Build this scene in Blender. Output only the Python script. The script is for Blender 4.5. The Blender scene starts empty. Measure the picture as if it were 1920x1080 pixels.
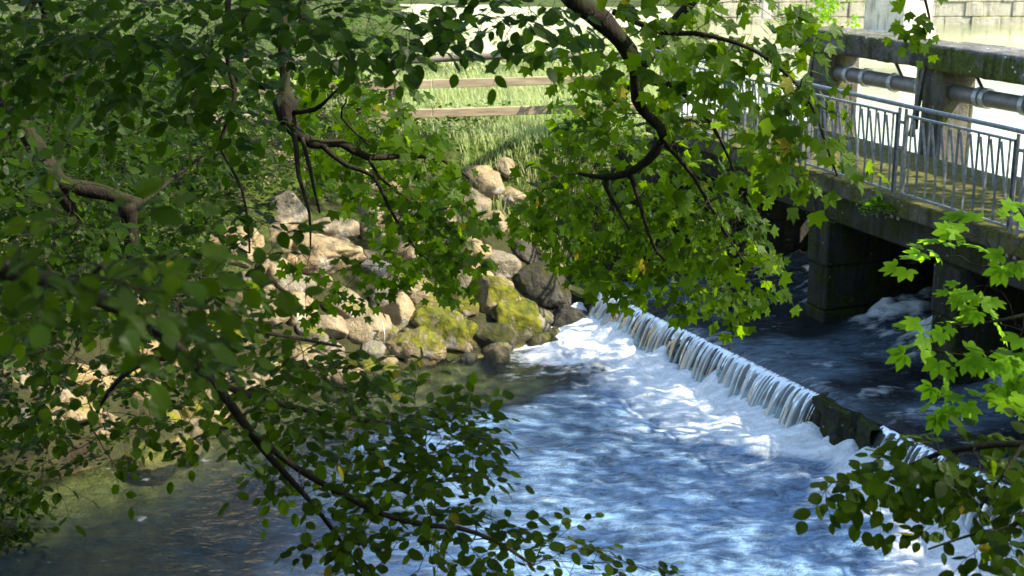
import bpy, math, random
import numpy as np
from mathutils import Vector, noise as mnoise
R = math.radians
sc = bpy.context.scene
col = sc.collection
rng = np.random.default_rng(7)
random.seed(7)

# ------------------------------------------------------------------ camera
F_PX, PITCH, CAM_H = 2667.0, R(15.6), 5.5
cam = bpy.data.cameras.new('camera')
cam.lens = 50.0; cam.sensor_width = 36.0
cam.clip_start = 0.05; cam.clip_end = 400
cam.dof.use_dof = True; cam.dof.focus_distance = 8.5; cam.dof.aperture_fstop = 5.0
co = bpy.data.objects.new('camera', cam); col.objects.link(co)
co.location = (0, 0, CAM_H); co.rotation_euler = (math.pi/2 - PITCH, 0, 0)
sc.camera = co

def ray(px, py):
    u = (px-960)/F_PX; v = -(py-540)/F_PX
    return np.array([u, math.cos(PITCH)+v*math.sin(PITCH), -math.sin(PITCH)+v*math.cos(PITCH)])
def W(px, py, d):
    return ray(px, py)*d + np.array([0, 0, CAM_H])
def Z(px, py, z):
    r = ray(px, py); return r*((z-CAM_H)/r[2]) + np.array([0, 0, CAM_H])

# ------------------------------------------------------------------ numeric noise
def vnoise(x, y, seed=0):
    x = np.asarray(x, float); y = np.asarray(y, float)
    xi = np.floor(x).astype(np.int64); yi = np.floor(y).astype(np.int64)
    fx = x-xi; fy = y-yi
    fx = fx*fx*(3-2*fx); fy = fy*fy*(3-2*fy)
    def h(a, b):
        n = (a*374761393 + b*668265263 + seed*1274126177) & 0x7fffffff
        n = ((n ^ (n >> 13))*1103515245) & 0x7fffffff
        n = ((n ^ (n >> 16))*73856093) & 0x7fffffff
        return (n & 0xffffff)/float(0xffffff)
    return (h(xi, yi)*(1-fx)+h(xi+1, yi)*fx)*(1-fy) + (h(xi, yi+1)*(1-fx)+h(xi+1, yi+1)*fx)*fy
def fbm(x, y, seed=0, o=4):
    s = 0; a = .5; t = 0
    for i in range(o):
        s = s+a*vnoise(x*2**i+i*17.3, y*2**i-i*9.1, seed+i); t += a; a *= .5
    return s/t
def sstep(a, b, x):
    t = np.clip((x-a)/(b-a), 0, 1); return t*t*(3-2*t)
def unit(v):
    return v/np.maximum(np.linalg.norm(v, axis=-1, keepdims=True), 1e-9)

# ------------------------------------------------------------------ objects
class Acc:
    def __init__(s): s.v = []; s.q = []; s.t = []; s.n = 0; s.a = []
    def add(s, v, quads=None, tris=None, attr=None):
        v = np.asarray(v, float)
        if quads is not None and len(quads): s.q.append(np.asarray(quads)+s.n)
        if tris is not None and len(tris): s.t.append(np.asarray(tris)+s.n)
        s.a.append(np.zeros(len(v)) if attr is None else np.broadcast_to(attr, len(v)))
        s.v.append(v); s.n += len(v)
        return s
    def box(s, c, ex, ey, ez, hx, hy, hz, bev=0.0):
        c = np.array(c, float)
        ex, ey, ez = [np.array(e, float) for e in (ex, ey, ez)]
        if bev <= 0:
            P = [c+ex*hx*a+ey*hy*b+ez*hz*d for d in (-1, 1) for b in (-1, 1) for a in (-1, 1)]
            return s.add(P, [[0, 2, 3, 1], [4, 5, 7, 6], [0, 1, 5, 4], [2, 6, 7, 3], [0, 4, 6, 2], [1, 3, 7, 5]])
        P = []; idx = {}
        for a in (-1, 1):
            for b in (-1, 1):
                for d in (-1, 1):
                    for k in range(3):
                        m = [hx-bev, hy-bev, hz-bev]; m[k] += bev
                        idx[a, b, d, k] = len(P); P.append(c+ex*m[0]*a+ey*m[1]*b+ez*m[2]*d)
        q = []; t = []
        for k in range(3):
            for sg in (-1, 1):
                o = [i for i in range(3) if i != k]; f = []
                for (p1, p2) in ((-1, -1), (1, -1), (1, 1), (-1, 1)):
                    sgn = [0, 0, 0]; sgn[k] = sg; sgn[o[0]] = p1; sgn[o[1]] = p2
                    f.append(idx[sgn[0], sgn[1], sgn[2], k])
                q.append(f)
        for k in range(3):
            o = [i for i in range(3) if i != k]
            for p1 in (-1, 1):
                for p2 in (-1, 1):
                    def g(e, kk):
                        sgn = [0, 0, 0]; sgn[k] = e; sgn[o[0]] = p1; sgn[o[1]] = p2
                        return idx[sgn[0], sgn[1], sgn[2], kk]
                    q.append([g(-1, o[0]), g(1, o[0]), g(1, o[1]), g(-1, o[1])])
        for a in (-1, 1):
            for b in (-1, 1):
                for d in (-1, 1): t.append([idx[a, b, d, 0], idx[a, b, d, 1], idx[a, b, d, 2]])
        return s.add(P, q, t)
    def tube(s, pts, rad, k=6, cap=True):
        pts = np.asarray(pts, float); n = len(pts)
        rad = np.broadcast_to(np.asarray(rad, float), n)
        tg = unit(np.gradient(pts, axis=0))
        ref = np.array([0.31, 0.17, 0.93]) if abs(tg[:, 2]).mean() < .85 else np.array([1., .1, .05])
        u = unit(np.cross(tg, ref)); w = np.cross(tg, u)
        a = np.linspace(0, 2*np.pi, k, endpoint=False)
        V = pts[:, None]+rad[:, None, None]*(np.cos(a)[None, :, None]*u[:, None]+np.sin(a)[None, :, None]*w[:, None])
        i = np.arange(n-1)[:, None]*k; j = np.arange(k)[None]; j2 = (j+1) % k
        q = np.stack([i+j, i+j2, i+k+j2, i+k+j], -1).reshape(-1, 4)
        V = V.reshape(-1, 3)
        if cap:
            V = np.vstack([V, pts[:1], pts[-1:]])
            jj = np.arange(k); j2 = (jj+1) % k
            t = np.vstack([np.stack([j2, jj, np.full(k, n*k)], -1), np.stack([(n-1)*k+jj, (n-1)*k+j2, np.full(k, n*k+1)], -1)])
            return s.add(V, q, t)
        return s.add(V, q)
    def build(s, name, mat, parent=None, smooth=False, attr=None, loc=None):
        V = np.vstack(s.v)
        if loc is not None: V = V-np.array(loc)
        me = bpy.data.meshes.new(name)
        q = np.vstack(s.q) if s.q else np.zeros((0, 4), int)
        t = np.vstack(s.t) if s.t else np.zeros((0, 3), int)
        me.vertices.add(len(V)); me.vertices.foreach_set('co', V.ravel())
        me.loops.add(q.size+t.size)
        me.loops.foreach_set('vertex_index', np.concatenate([q.ravel(), t.ravel()]).astype(np.int32))
        me.polygons.add(len(q)+len(t))
        st = np.concatenate([np.arange(len(q))*4, q.size+np.arange(len(t))*3]).astype(np.int32)
        me.polygons.foreach_set('loop_start', st)
        me.update(calc_edges=True); me.validate()
        me.polygons.foreach_set('use_smooth', np.full(len(me.polygons), smooth))
        if attr:
            A = me.attributes.new(attr, 'FLOAT', 'POINT')
            A.data.foreach_set('value', np.concatenate(s.a).astype(np.float32))
        me.materials.append(mat)
        o = bpy.data.objects.new(name, me); col.objects.link(o)
        if parent is not None: o.parent = parent
        elif loc is not None: o.location = loc
        return o

def tag(o, label=None, cat=None, group=None, kind=None):
    if label: o['label'] = label
    if cat: o['category'] = cat
    if group: o['group'] = group
    if kind: o['kind'] = kind
    return o
def empty(name, label, cat, group=None):
    o = bpy.data.objects.new(name, None); col.objects.link(o)
    o.empty_display_size = .2
    return tag(o, label, cat, group)
def grid(X, Y, Zv):
    ny, nx = X.shape
    V = np.stack([X, Y, Zv], -1).reshape(-1, 3)
    i = np.arange(ny-1)[:, None]*nx; j = np.arange(nx-1)[None]
    return V, np.stack([i+j, i+j+1, i+nx+j+1, i+nx+j], -1).reshape(-1, 4)

# ------------------------------------------------------------------ materials
class M:
    def __init__(s, name):
        s.m = bpy.data.materials.new(name); s.m.use_nodes = True
        s.nt = s.m.node_tree; s.nt.nodes.clear()
        s.out = s.nt.nodes.new('ShaderNodeOutputMaterial')
    def n(s, t, **kw):
        x = s.nt.nodes.new('ShaderNode'+t)
        for k, v in kw.items(): setattr(x, k, v)
        return x
    def l(s, a, b): s.nt.links.new(a, b)
    def setv(s, inp, v):
        if hasattr(v, 'bl_idname'): s.l(v, inp)
        else: inp.default_value = v
    def coords(s, kind='Object', scale=(1, 1, 1), rot=(0, 0, 0)):
        c = s.n('TexCoord'); mp = s.n('Mapping')
        mp.inputs['Scale'].default_value = scale; mp.inputs['Rotation'].default_value = rot
        s.l(c.outputs[kind], mp.inputs[0]); return mp.outputs[0]
    def geo(s, scale=(1, 1, 1), rot=(0, 0, 0)):
        c = s.n('NewGeometry'); mp = s.n('Mapping')
        mp.inputs['Scale'].default_value = scale; mp.inputs['Rotation'].default_value = rot
        s.l(c.outputs['Position'], mp.inputs[0]); return mp.outputs[0]
    def noise(s, vec, scale=5, detail=4, rough=.55, dist=0):
        x = s.n('TexNoise'); s.l(vec, x.inputs['Vector'])
        x.inputs['Scale'].default_value = scale; x.inputs['Detail'].default_value = detail
        x.inputs['Roughness'].default_value = rough; x.inputs['Distortion'].default_value = dist
        return x.outputs[0]
    def vor(s, vec, scale=5, feature='F1', out=0):
        x = s.n('TexVoronoi', feature=feature); s.l(vec, x.inputs['Vector']); x.inputs['Scale'].default_value = scale
        return x.outputs[out]
    def ramp(s, f, stops):
        x = s.n('ValToRGB'); s.l(f, x.inputs[0]); e = x.color_ramp.elements
        while len(e) < len(stops): e.new(.5)
        for k, (p, c) in enumerate(stops):
            e[k].position = p; e[k].color = tuple(c)+(1,) if len(c) == 3 else c
        return x.outputs[0]
    def rng(s, f, a, b, c=0, d=1):
        x = s.n('MapRange'); s.l(f, x.inputs[0])
        for k, v in zip((1, 2, 3, 4), (a, b, c, d)): x.inputs[k].default_value = v
        return x.outputs[0]
    def mix(s, f, a, b, mode='MIX'):
        x = s.n('Mix', data_type='RGBA', blend_type=mode)
        s.setv(x.inputs[0], f)
        for i, v in ((6, a), (7, b)):
            if hasattr(v, 'bl_idname'): s.l(v, x.inputs[i])
            else: x.inputs[i].default_value = tuple(v)+(1,)
        return x.outputs[2]
    def math(s, op, a, b=0.0, clamp=False):
        x = s.n('Math', operation=op, use_clamp=clamp); s.setv(x.inputs[0], a); s.setv(x.inputs[1], b); return x.outputs[0]
    def attr(s, name, typ='GEOMETRY'):
        x = s.n('Attribute', attribute_name=name, attribute_type=typ); return x.outputs['Fac']
    def bump(s, h, strength=.5, dist=.02):
        x = s.n('Bump'); x.inputs['Strength'].default_value = strength; x.inputs['Distance'].default_value = dist
        s.l(h, x.inputs['Height']); return x.outputs[0]
    def pbsdf(s, color, rough=.7, metal=0, normal=None, spec=.5, surface=True):
        b = s.n('BsdfPrincipled')
        if hasattr(color, 'bl_idname'): s.l(color, b.inputs['Base Color'])
        else: b.inputs['Base Color'].default_value = tuple(color)+(1,)
        s.setv(b.inputs['Roughness'], rough); b.inputs['Metallic'].default_value = metal
        b.inputs['Specular IOR Level'].default_value = spec
        if normal is not None: s.l(normal, b.inputs['Normal'])
        if surface: s.l(b.outputs[0], s.out.inputs[0])
        return b.outputs[0]
    def up(s):
        g = s.n('NewGeometry'); x = s.n('SeparateXYZ'); s.l(g.outputs['Normal'], x.inputs[0]); return x.outputs[2]
    def pz(s):
        g = s.n('NewGeometry'); x = s.n('SeparateXYZ'); s.l(g.outputs['Position'], x.inputs[0]); return x.outputs[2]

def leaf_mat(name, c1, c2, tr, gloss=.08, yellow=None, tw=.55):
    m = M(name); t = m.attr('tint')
    c = m.mix(t, c1, c2)
    tc = m.mix(t, tuple(x*.7 for x in tr), tuple(x*1.5 for x in tr))
    if yellow:
        f = m.rng(t, .985, .99); c = m.mix(f, c, yellow); tc = m.mix(f, tc, yellow)
    n = m.noise(m.geo(), 35, 3)
    c = m.mix(m.rng(n, .3, .7, 0, .5), c, m.mix(.5, c, (.02, .04, .008)))
    d = m.n('BsdfDiffuse'); m.l(c, d.inputs[0])
    tl = m.n('BsdfTranslucent'); m.l(tc, tl.inputs[0])
    g = m.n('BsdfGlossy'); g.inputs['Roughness'].default_value = .38; g.inputs[0].default_value = (1, 1, 1, 1)
    a = m.n('MixShader'); a.inputs[0].default_value = tw; m.l(d.outputs[0], a.inputs[1]); m.l(tl.outputs[0], a.inputs[2])
    fr = m.n('Fresnel'); fr.inputs[0].default_value = 1.42
    b = m.n('MixShader'); m.l(m.math('MULTIPLY', fr.outputs[0], gloss*.95), b.inputs[0])
    m.l(a.outputs[0], b.inputs[1]); m.l(g.outputs[0], b.inputs[2]); m.l(b.outputs[0], m.out.inputs[0])
    return m.m

def bark_mat(name, c1, c2, moss=.3):
    m = M(name); v = m.geo((1, 1, .4))
    n = m.noise(v, 18, 5, .65)
    c = m.mix(m.rng(n, .3, .7), c1, c2)
    n2 = m.noise(m.geo(), 7, 3)
    f = m.math('MULTIPLY', m.rng(m.math('ADD', n2, m.math('MULTIPLY', m.up(), .18)), .5, .68), moss)
    c = m.mix(f, c, (.016, .022, .004))
    n3 = m.noise(m.geo(), 40, 2)
    c = m.mix(m.math('MULTIPLY', m.rng(n3, .66, .7), .5), c, (.06, .06, .05))
    m.pbsdf(c, .9, normal=m.bump(n, .9, .03), spec=.08); return m.m

def rock_mat():
    m = M('river_rock'); v = m.coords('Object')
    tone = m.attr('tone', 'OBJECT'); mossa = m.attr('moss', 'OBJECT')
    n = m.noise(v, 3.0, 6, .65); n2 = m.noise(v, 14, 5, .7); n3 = m.noise(v, 1.6, 4, .6, .6)
    grey = m.mix(m.rng(n, .3, .7), (.075, .072, .058), (.19, .18, .15))
    tan = m.mix(m.rng(n, .3, .7), (.19, .118, .048), (.36, .265, .12))
    c = m.mix(tone, grey, tan)
    c = m.mix(m.math('MULTIPLY', m.rng(n3, .55, .63), .55), c, (.42, .39, .32))
    c = m.mix(m.math('MULTIPLY', m.rng(n2, .5, .68), .5), c, (.09, .075, .055))
    f = m.math('ADD', m.math('ADD', m.math('MULTIPLY', m.up(), .22), m.noise(v, 4.5, 5, .65)), m.math('MULTIPLY', mossa, .55))
    f = m.rng(f, .80, .95)
    mc = m.mix(m.rng(m.noise(v, 9, 4), .35, .65), (.026, .038, .003), (.125, .120, .006))
    c = m.mix(f, c, mc)
    c = m.mix(m.attr('wet', 'OBJECT'), c, m.mix(.8, c, (.006, .007, .004)))  # overall darkening of the stones labelled dark
    zz = m.math('ADD', m.pz(), m.math('MULTIPLY', m.noise(m.geo(), 5, 2), .12))
    wet = m.rng(zz, .10, .22, 1, 0)
    c = m.mix(m.math('MULTIPLY', wet, .75), c, (.022, .022, .012))
    rg = m.rng(wet, 0, 1, .85, .3)
    h = m.math('ADD', n2, m.math('MULTIPLY', n, 1.4))
    m.pbsdf(c, rg, normal=m.bump(h, .9, .05), spec=.2); return m.m

def concrete_mat(name, base, dark, moss, mc=(.05, .06, .012), mossup=.2, lichen=.3):
    m = M(name); v = m.geo()
    n = m.noise(v, 2.2, 6, .65); n2 = m.noise(v, 22, 4, .7)
    c = m.mix(m.rng(n, .35, .65), dark, base)
    c = m.mix(m.math('MULTIPLY', m.rng(n2, .55, .65), .5), c, tuple(x*.45 for x in dark))
    f = m.rng(m.math('ADD', m.noise(v, 3.5, 5, .7), m.math('MULTIPLY', m.up(), mossup)), .62-moss*.3, .72-moss*.3)
    c = m.mix(m.math('MULTIPLY', f, .9), c, m.mix(m.rng(n2, .4, .6), mc, tuple(x*2.2 for x in mc)))
    lf = m.rng(m.vor(v, 9), .16, .10)
    lf = m.math('MULTIPLY', lf, m.rng(m.noise(v, 5, 2), .5, .58))
    c = m.mix(m.math('MULTIPLY', lf, lichen), c, (.62, .62, .58))
    st = m.noise(m.geo((1, 1, .12)), 9, 4, .6)
    c = m.mix(m.rng(st, .52, .64, 0, .55), c, tuple(x*.3 for x in dark))
    c = m.mix(m.rng(st, .40, .33, 0, .30), c, tuple(x*1.3 for x in base))
    h = m.math('ADD', n2, n)
    m.pbsdf(c, .92, normal=m.bump(h, .7, .03), spec=.12); return m.m

def simple_mat(name, c1, c2, rough=.6, metal=0, scale=12, bump=.3, stretch=(1, 1, 1), spec=.5):
    m = M(name); v = m.geo(stretch); n = m.noise(v, scale, 5, .6)
    m.pbsdf(m.mix(m.rng(n, .3, .7), c1, c2), rough, metal, m.bump(n, bump, .01), spec); return m.m

def water_mat(name, deep, milk_sheen, foamscale=16, wave=9, bump=.35, flow=0.0, foamc=(.90, .94, .95), rough=.05, chop=False):
    """clear water over a bed, clouded by bubbles where 'murk' says, white where 'foam' says"""
    m = M(name)
    murk = m.attr('murk'); foam = m.attr('foam')
    v = m.geo((1, 1, 1), (0, 0, flow)); vs = m.geo((.35, 1, 1), (0, 0, flow))
    n1 = m.noise(vs, wave, 5, .6, .6); n2 = m.noise(v, wave*3.2, 4, .6, .3)
    h = m.math('ADD', m.math('MULTIPLY', n1, 1.0), m.math('MULTIPLY', n2, .35))
    nb = m.bump(h, bump, .06)
    if chop: m.l(m.math('MULTIPLY', m.rng(m.attr('chop'), 0, 1, .55, 1), bump), nb.node.inputs['Strength'])
    tr = m.n('BsdfTransparent'); tr.inputs[0].default_value = (.62, .74, .66, 1)
    cl = m.mix(m.rng(murk, .35, .95), deep, milk_sheen)  # pale colour covers bubbles and sky reflection painted into the water
    cl = m.mix(m.rng(m.noise(vs, 9, 6, .72, .8), .36, .60, 0, .85), cl, m.mix(.85, cl, deep))  # dark ripple reflections painted into the water colour
    df = m.n('BsdfDiffuse'); m.l(cl, df.inputs[0]); m.l(nb, df.inputs['Normal'])
    body = m.n('MixShader'); m.l(m.rng(murk, 0, .35), body.inputs[0]); m.l(tr.outputs[0], body.inputs[1]); m.l(df.outputs[0], body.inputs[2])
    gl = m.n('BsdfGlossy'); gl.inputs['Roughness'].default_value = rough; m.l(nb, gl.inputs['Normal']); gl.inputs[0].default_value = (1, 1, 1, 1)
    fr = m.n('Fresnel'); fr.inputs[0].default_value = 1.333; m.l(nb, fr.inputs['Normal'])
    wat = m.n('MixShader'); m.l(m.math('MULTIPLY', fr.outputs[0], 1.0, True), wat.inputs[0]); m.l(body.outputs[0], wat.inputs[1]); m.l(gl.outputs[0], wat.inputs[2])
    fn = m.noise(vs, foamscale, 6, .68, .5); fn2 = m.noise(v, foamscale*.4, 4, .6)
    ff = m.math('ADD', foam, m.math('MULTIPLY', m.math('SUBTRACT', m.math('ADD', fn, fn2), 1.0), 1.1))
    ff = m.rng(ff, .22, .95)
    fd = m.n('BsdfDiffuse'); fd.inputs[0].default_value = foamc+(1,)
    m.l(m.bump(m.math('ADD', fn, fn2), .9, .14), fd.inputs['Normal'])
    al = m.n('MixShader'); m.l(ff, al.inputs[0]); m.l(wat.outputs[0], al.inputs[1]); m.l(fd.outputs[0], al.inputs[2])
    m.l(al.outputs[0], m.out.inputs[0]); return m.m

def fall_mat():
    m = M('falling_water'); st = m.attr('streak')
    g = m.n('NewGeometry')
    v = m.coords('UV')
    gl = m.n('BsdfGlossy'); gl.inputs['Roughness'].default_value = .18; gl.inputs[0].default_value = (1, 1, 1, 1)
    tr = m.n('BsdfTransparent'); tr.inputs[0].default_value = (.55, .66, .68, 1)
    fr = m.n('Fresnel'); fr.inputs[0].default_value = 1.4
    a = m.n('MixShader'); m.l(m.math('MULTIPLY', fr.outputs[0], .9, True), a.inputs[0]); m.l(tr.outputs[0], a.inputs[1]); m.l(gl.outputs[0], a.inputs[2])
    d = m.n('BsdfDiffuse'); d.inputs[0].default_value = (.74, .79, .80, 1)
    t2 = m.n('BsdfTranslucent'); t2.inputs[0].default_value = (.74, .79, .80, 1)
    dd = m.n('MixShader'); dd.inputs[0].default_value = .35; m.l(d.outputs[0], dd.inputs[1]); m.l(t2.outputs[0], dd.inputs[2])
    b = m.n('MixShader'); m.l(st, b.inputs[0]); m.l(a.outputs[0], b.inputs[1]); m.l(dd.outputs[0], b.inputs[2])
    m.l(b.outputs[0], m.out.inputs[0]); return m.m

MAT = dict(
    beech=leaf_mat('beech_leaf', (.008, .023, .0004), (.030, .054, .001), (.085, .145, .001), .08, (.20, .17, .01)),
    maple=leaf_mat('maple_leaf', (.010, .030, .0005), (.044, .082, .0015), (.125, .215, .002), .08, (.22, .20, .01)),
    bright=leaf_mat('fresh_leaf', (.07, .16, .004), (.11, .21, .008), (.26, .48, .010), .05),
    dark=leaf_mat('shade_leaf', (.006, .019, .0004), (.019, .041, .0008), (.042, .092, .001), .08),  # darker green with the shade on the leaves put into its colour
    shrub=leaf_mat('shrub_leaf', (.016, .040, .002), (.050, .090, .006), (.07, .14, .005), .08),
    bark=bark_mat('bark', (.007, .0055, .004), (.022, .017, .012), .5),
    twig=bark_mat('twig_bark', (.009, .007, .005), (.028, .022, .015), .2),
    pale=bark_mat('pale_twig', (.12, .10, .05), (.24, .2, .10), .1),
    rock=rock_mat(),
    pier=concrete_mat('mossy_masonry', (.055, .052, .042), (.026, .025, .02), .5, (.018, .024, .004)),
    deck=concrete_mat('wet_deck_concrete', (.12, .105, .07), (.06, .054, .034), .42, (.045, .045, .006)),
    beam=concrete_mat('weathered_concrete', (.16, .152, .138), (.05, .047, .04), .42, (.035, .042, .012), .02, .8),
    post=concrete_mat('post_concrete', (.13, .12, .10), (.05, .045, .035), .4, (.05, .055, .012)),
    pillar=concrete_mat('pale_concrete', (.62, .58, .50), (.46, .42, .34), -.5, lichen=.1),
    wallstone=concrete_mat('old_wall_stone', (.50, .46, .36), (.38, .34, .25), .15, (.12, .14, .03)),
    steel=simple_mat('galvanised_steel', (.10, .11, .115), (.24, .255, .265), .40, .55, 20, .1),
    dsteel=simple_mat('dark_steel', (.05, .055, .055), (.11, .11, .11), .5, .5, 20, .2),
    pipe=simple_mat('painted_pipe', (.12, .11, .10), (.22, .20, .18), .5, .2, 8, .2),
    collar=simple_mat('pale_collar', (.30, .31, .31), (.46, .47, .46), .45, .4, 14, .1),
    board=simple_mat('wet_boards', (.02, .017, .012), (.05, .042, .03), .7, 0, 6, .5, (1, 1, 5), .2),
    rail=simple_mat('weathered_wood', (.22, .16, .10), (.42, .33, .21), .8, 0, 5, .4, (.4, 4, 4), .1),
    rail2=simple_mat('grey_wood', (.085, .072, .055), (.19, .165, .13), .9, 0, 5, .4, (.4, 4, 4), .08),
    stick=simple_mat('bleached_stick', (.42, .39, .33), (.6, .56, .5), .8),
)
def ground_mat():
    m = M('bank_ground'); v = m.geo()
    n = m.noise(v, 1.1, 6, .65); n2 = m.noise(v, 9, 5, .7)
    c = m.mix(m.rng(n, .35, .65), (.022, .017, .010), (.055, .042, .024))
    g = m.mix(m.rng(n2, .35, .65), (.022, .040, .005), (.060, .085, .014))
    c = m.mix(m.rng(m.math('ADD', n, m.math('MULTIPLY', n2, .4)), .52, .74), c, g)
    c = m.mix(m.rng(m.pz(), .9, 1.7, .75, 0), c, (.022, .017, .011))
    bed = m.mix(m.rng(m.vor(v, 5), .1, .6), (.26, .21, .08), (.11, .09, .03))
    bed = m.mix(m.rng(n2, .4, .65), bed, (.22, .19, .06))
    c = m.mix(m.rng(m.math('ADD', m.pz(), m.math('MULTIPLY', n, .15)), .0, .08), bed, c)
    m.pbsdf(c, .95, spec=.08, normal=m.bump(m.math('ADD', n2, m.vor(v, 5)), .8, .06)); return m.m
def grassy_mat(name, a, b, c_):
    m = M(name); v = m.geo(); n = m.noise(v, .8, 5, .6); n2 = m.noise(v, 14, 4, .7)
    c = m.mix(m.rng(n, .35, .65), a, b); c = m.mix(m.rng(n2, .4, .7), c, c_)
    m.pbsdf(c, .95, spec=.08, normal=m.bump(n2, .8, .05)); return m.m
MAT['ground'] = ground_mat()
MAT['path'] = grassy_mat('gravel_path', (.34, .34, .22), (.46, .45, .30), (.22, .26, .10))
MAT['blade'] = leaf_mat('grass_blade', (.26, .31, .10), (.50, .52, .27), (.38, .46, .15), .05)
MAT['dry'] = leaf_mat('dry_stem', (.20, .16, .10), (.34, .28, .18), (.2, .15, .08), .02)
MAT['pool'] = water_mat('pool_water', (.003, .010, .018), (.20, .335, .52), 11, 9, .9, R(-27), chop=True)
MAT['upper'] = water_mat('weir_head_water', (.006, .009, .010), (.15, .22, .28), 12, 11, .8, R(-27))
MAT['pond'] = water_mat('upstream_water', (.10, .12, .05), (.66, .64, .38), 9, 3, .12, R(0), rough=.08)  # pale yellow colour carries the bright reflection painted on the pond
MAT['fall'] = fall_mat()

# ------------------------------------------------------------------ terrain
FAR = np.array([(-40, -16), (-14, 1), (-9, 6.2), (-6.4, 9.6), (-4.9, 12.0), (-3.9, 13.04), (-1.93, 15.2), (-.58, 16.24), (.4, 17.07), (1.05, 17.95),
                (1.75, 19.6), (2.4, 21.5), (3.6, 28), (5.2, 38), (6.4, 45.2), (24, 45.8), (70, 47), (70, 110), (-90, 110), (-90, -16)], float)
NEAR = np.array([(70, 36), (30, 25), (14, 16), (9.5, 12.3), (7.6, 10.4), (5.9, 8.9), (3, 7.3), (0, 5.6), (-4, 3), (-10, -1), (-40, -20), (-90, -40), (-90, -60), (70, -60)], float)
def sdist(P, poly):
    d = np.full(len(P), 1e9); ins = np.zeros(len(P), bool); n = len(poly)
    for i in range(n):
        a = poly[i]; b = poly[(i+1) % n]; ab = b-a
        t = np.clip(((P-a)@ab)/(ab@ab), 0, 1)
        d = np.minimum(d, np.hypot(*(P-a-t[:, None]*ab).T))
        if a[1] != b[1]:
            c = ((a[1] > P[:, 1]) != (b[1] > P[:, 1])) & (P[:, 0] < (b[0]-a[0])*(P[:, 1]-a[1])/(b[1]-a[1])+a[0])
            ins ^= c
    return np.where(ins, d, -d)
def terrain(x, y):
    x = np.asarray(x, float); y = np.asarray(y, float)
    sh = x.shape; P = np.stack([x.ravel(), y.ravel()], -1)
    df = sdist(P, FAR); dn = sdist(P, NEAR); X, Y = P.T
    up = sstep(19.2, 20.2, Y)
    hf = -.25+(2.25+.02*np.clip(df-5, 0, 25))*sstep(-.6, 3.9, df)**.9
    hf2 = 1.2+.85*sstep(-.2, .7, df)+.02*np.clip(df-5, 0, 25)
    hf = hf*(1-up)+hf2*up
    hn = -.25+4.3*sstep(-.4, 6.2, dn)
    dw = np.minimum(-df, -dn)
    bed = -.12-1.0*sstep(0, 3.0, dw)
    h = np.where(df > -.55, hf, np.where(dn > -.4, hn, bed))
    h = np.where((df <= 0) & (dn <= 0), np.minimum(h, bed*(1-up)+up*.9), h)
    return (h+.12*(fbm(X*.9, Y*.9, 3)-.5)).reshape(sh)
xs = np.concatenate([np.linspace(-80, -13, 40), np.arange(-12.5, 10, .16), np.linspace(10.5, 68, 60)])
ys = np.concatenate([np.linspace(-40, -3, 20), np.arange(-2.5, 24, .16), np.linspace(24.5, 108, 90)])
GX, GY = np.meshgrid(xs, ys)
V, Q = grid(GX, GY, terrain(GX, GY))
tag(Acc().add(V, Q).build('ground', MAT['ground'], smooth=True), 'earth river banks and stony river bed', kind='structure')
def hit(px, py):
    """where the line of sight meets the bank"""
    r = ray(px, py); t = np.linspace(8, 45, 1500)
    P = r[None]*t[:, None]+np.array([0, 0, CAM_H])
    k = np.argmax(P[:, 2] < np.maximum(terrain(P[:, 0], P[:, 1]), -.02)); return P[k], t[k]

# gravel path behind the fence, in full sun
pp = np.array([(-1.9, 28.6), (-.6, 27.6), (.8, 27.6), (3.0, 31), (4.4, 38), (5.0, 45), (4, 60), (-6, 60), (-3.5, 45), (-2.4, 36)])
gx, gy = np.meshgrid(np.linspace(-4, 4.6, 150), np.linspace(27.0, 44, 150))
wgt = gy*0
pv, pq = grid(gx, gy+wgt, terrain(gx, gy)+.05)
keep = sdist(pv[:, :2], pp) > 1.1*(fbm(pv[:, 0]*1.1, pv[:, 1]*1.1, 75)-.5)
pq = pq[keep[pq].all(1)]
tag(Acc().add(pv, pq).build('path', MAT['path'], smooth=True), 'pale gravel path in full sun behind the fence', kind='structure')

# ------------------------------------------------------------------ lines of the river works
W0 = np.array([1.11, 17.76]); we = unit(np.array([2.44, -4.85])); wn = np.array([-we[1], we[0]])
wn = wn if wn[0] > 0 else -wn
B0 = np.array([3.19, 17.52]); be = unit(np.array([1.63, -4.14])); bn = np.array([-be[1], be[0]])
bn = bn if bn[0] > 0 else -bn
E3 = lambda v: np.array([v[0], v[1], 0.0])
UP = np.array([0, 0, 1.0])
def WP(s, r, z): return E3(W0+we*s+wn*r)+UP*z
def BP(s, r, z): return E3(B0+be*s+bn*r)+UP*z
GAP = (4.42, 5.33)

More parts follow.
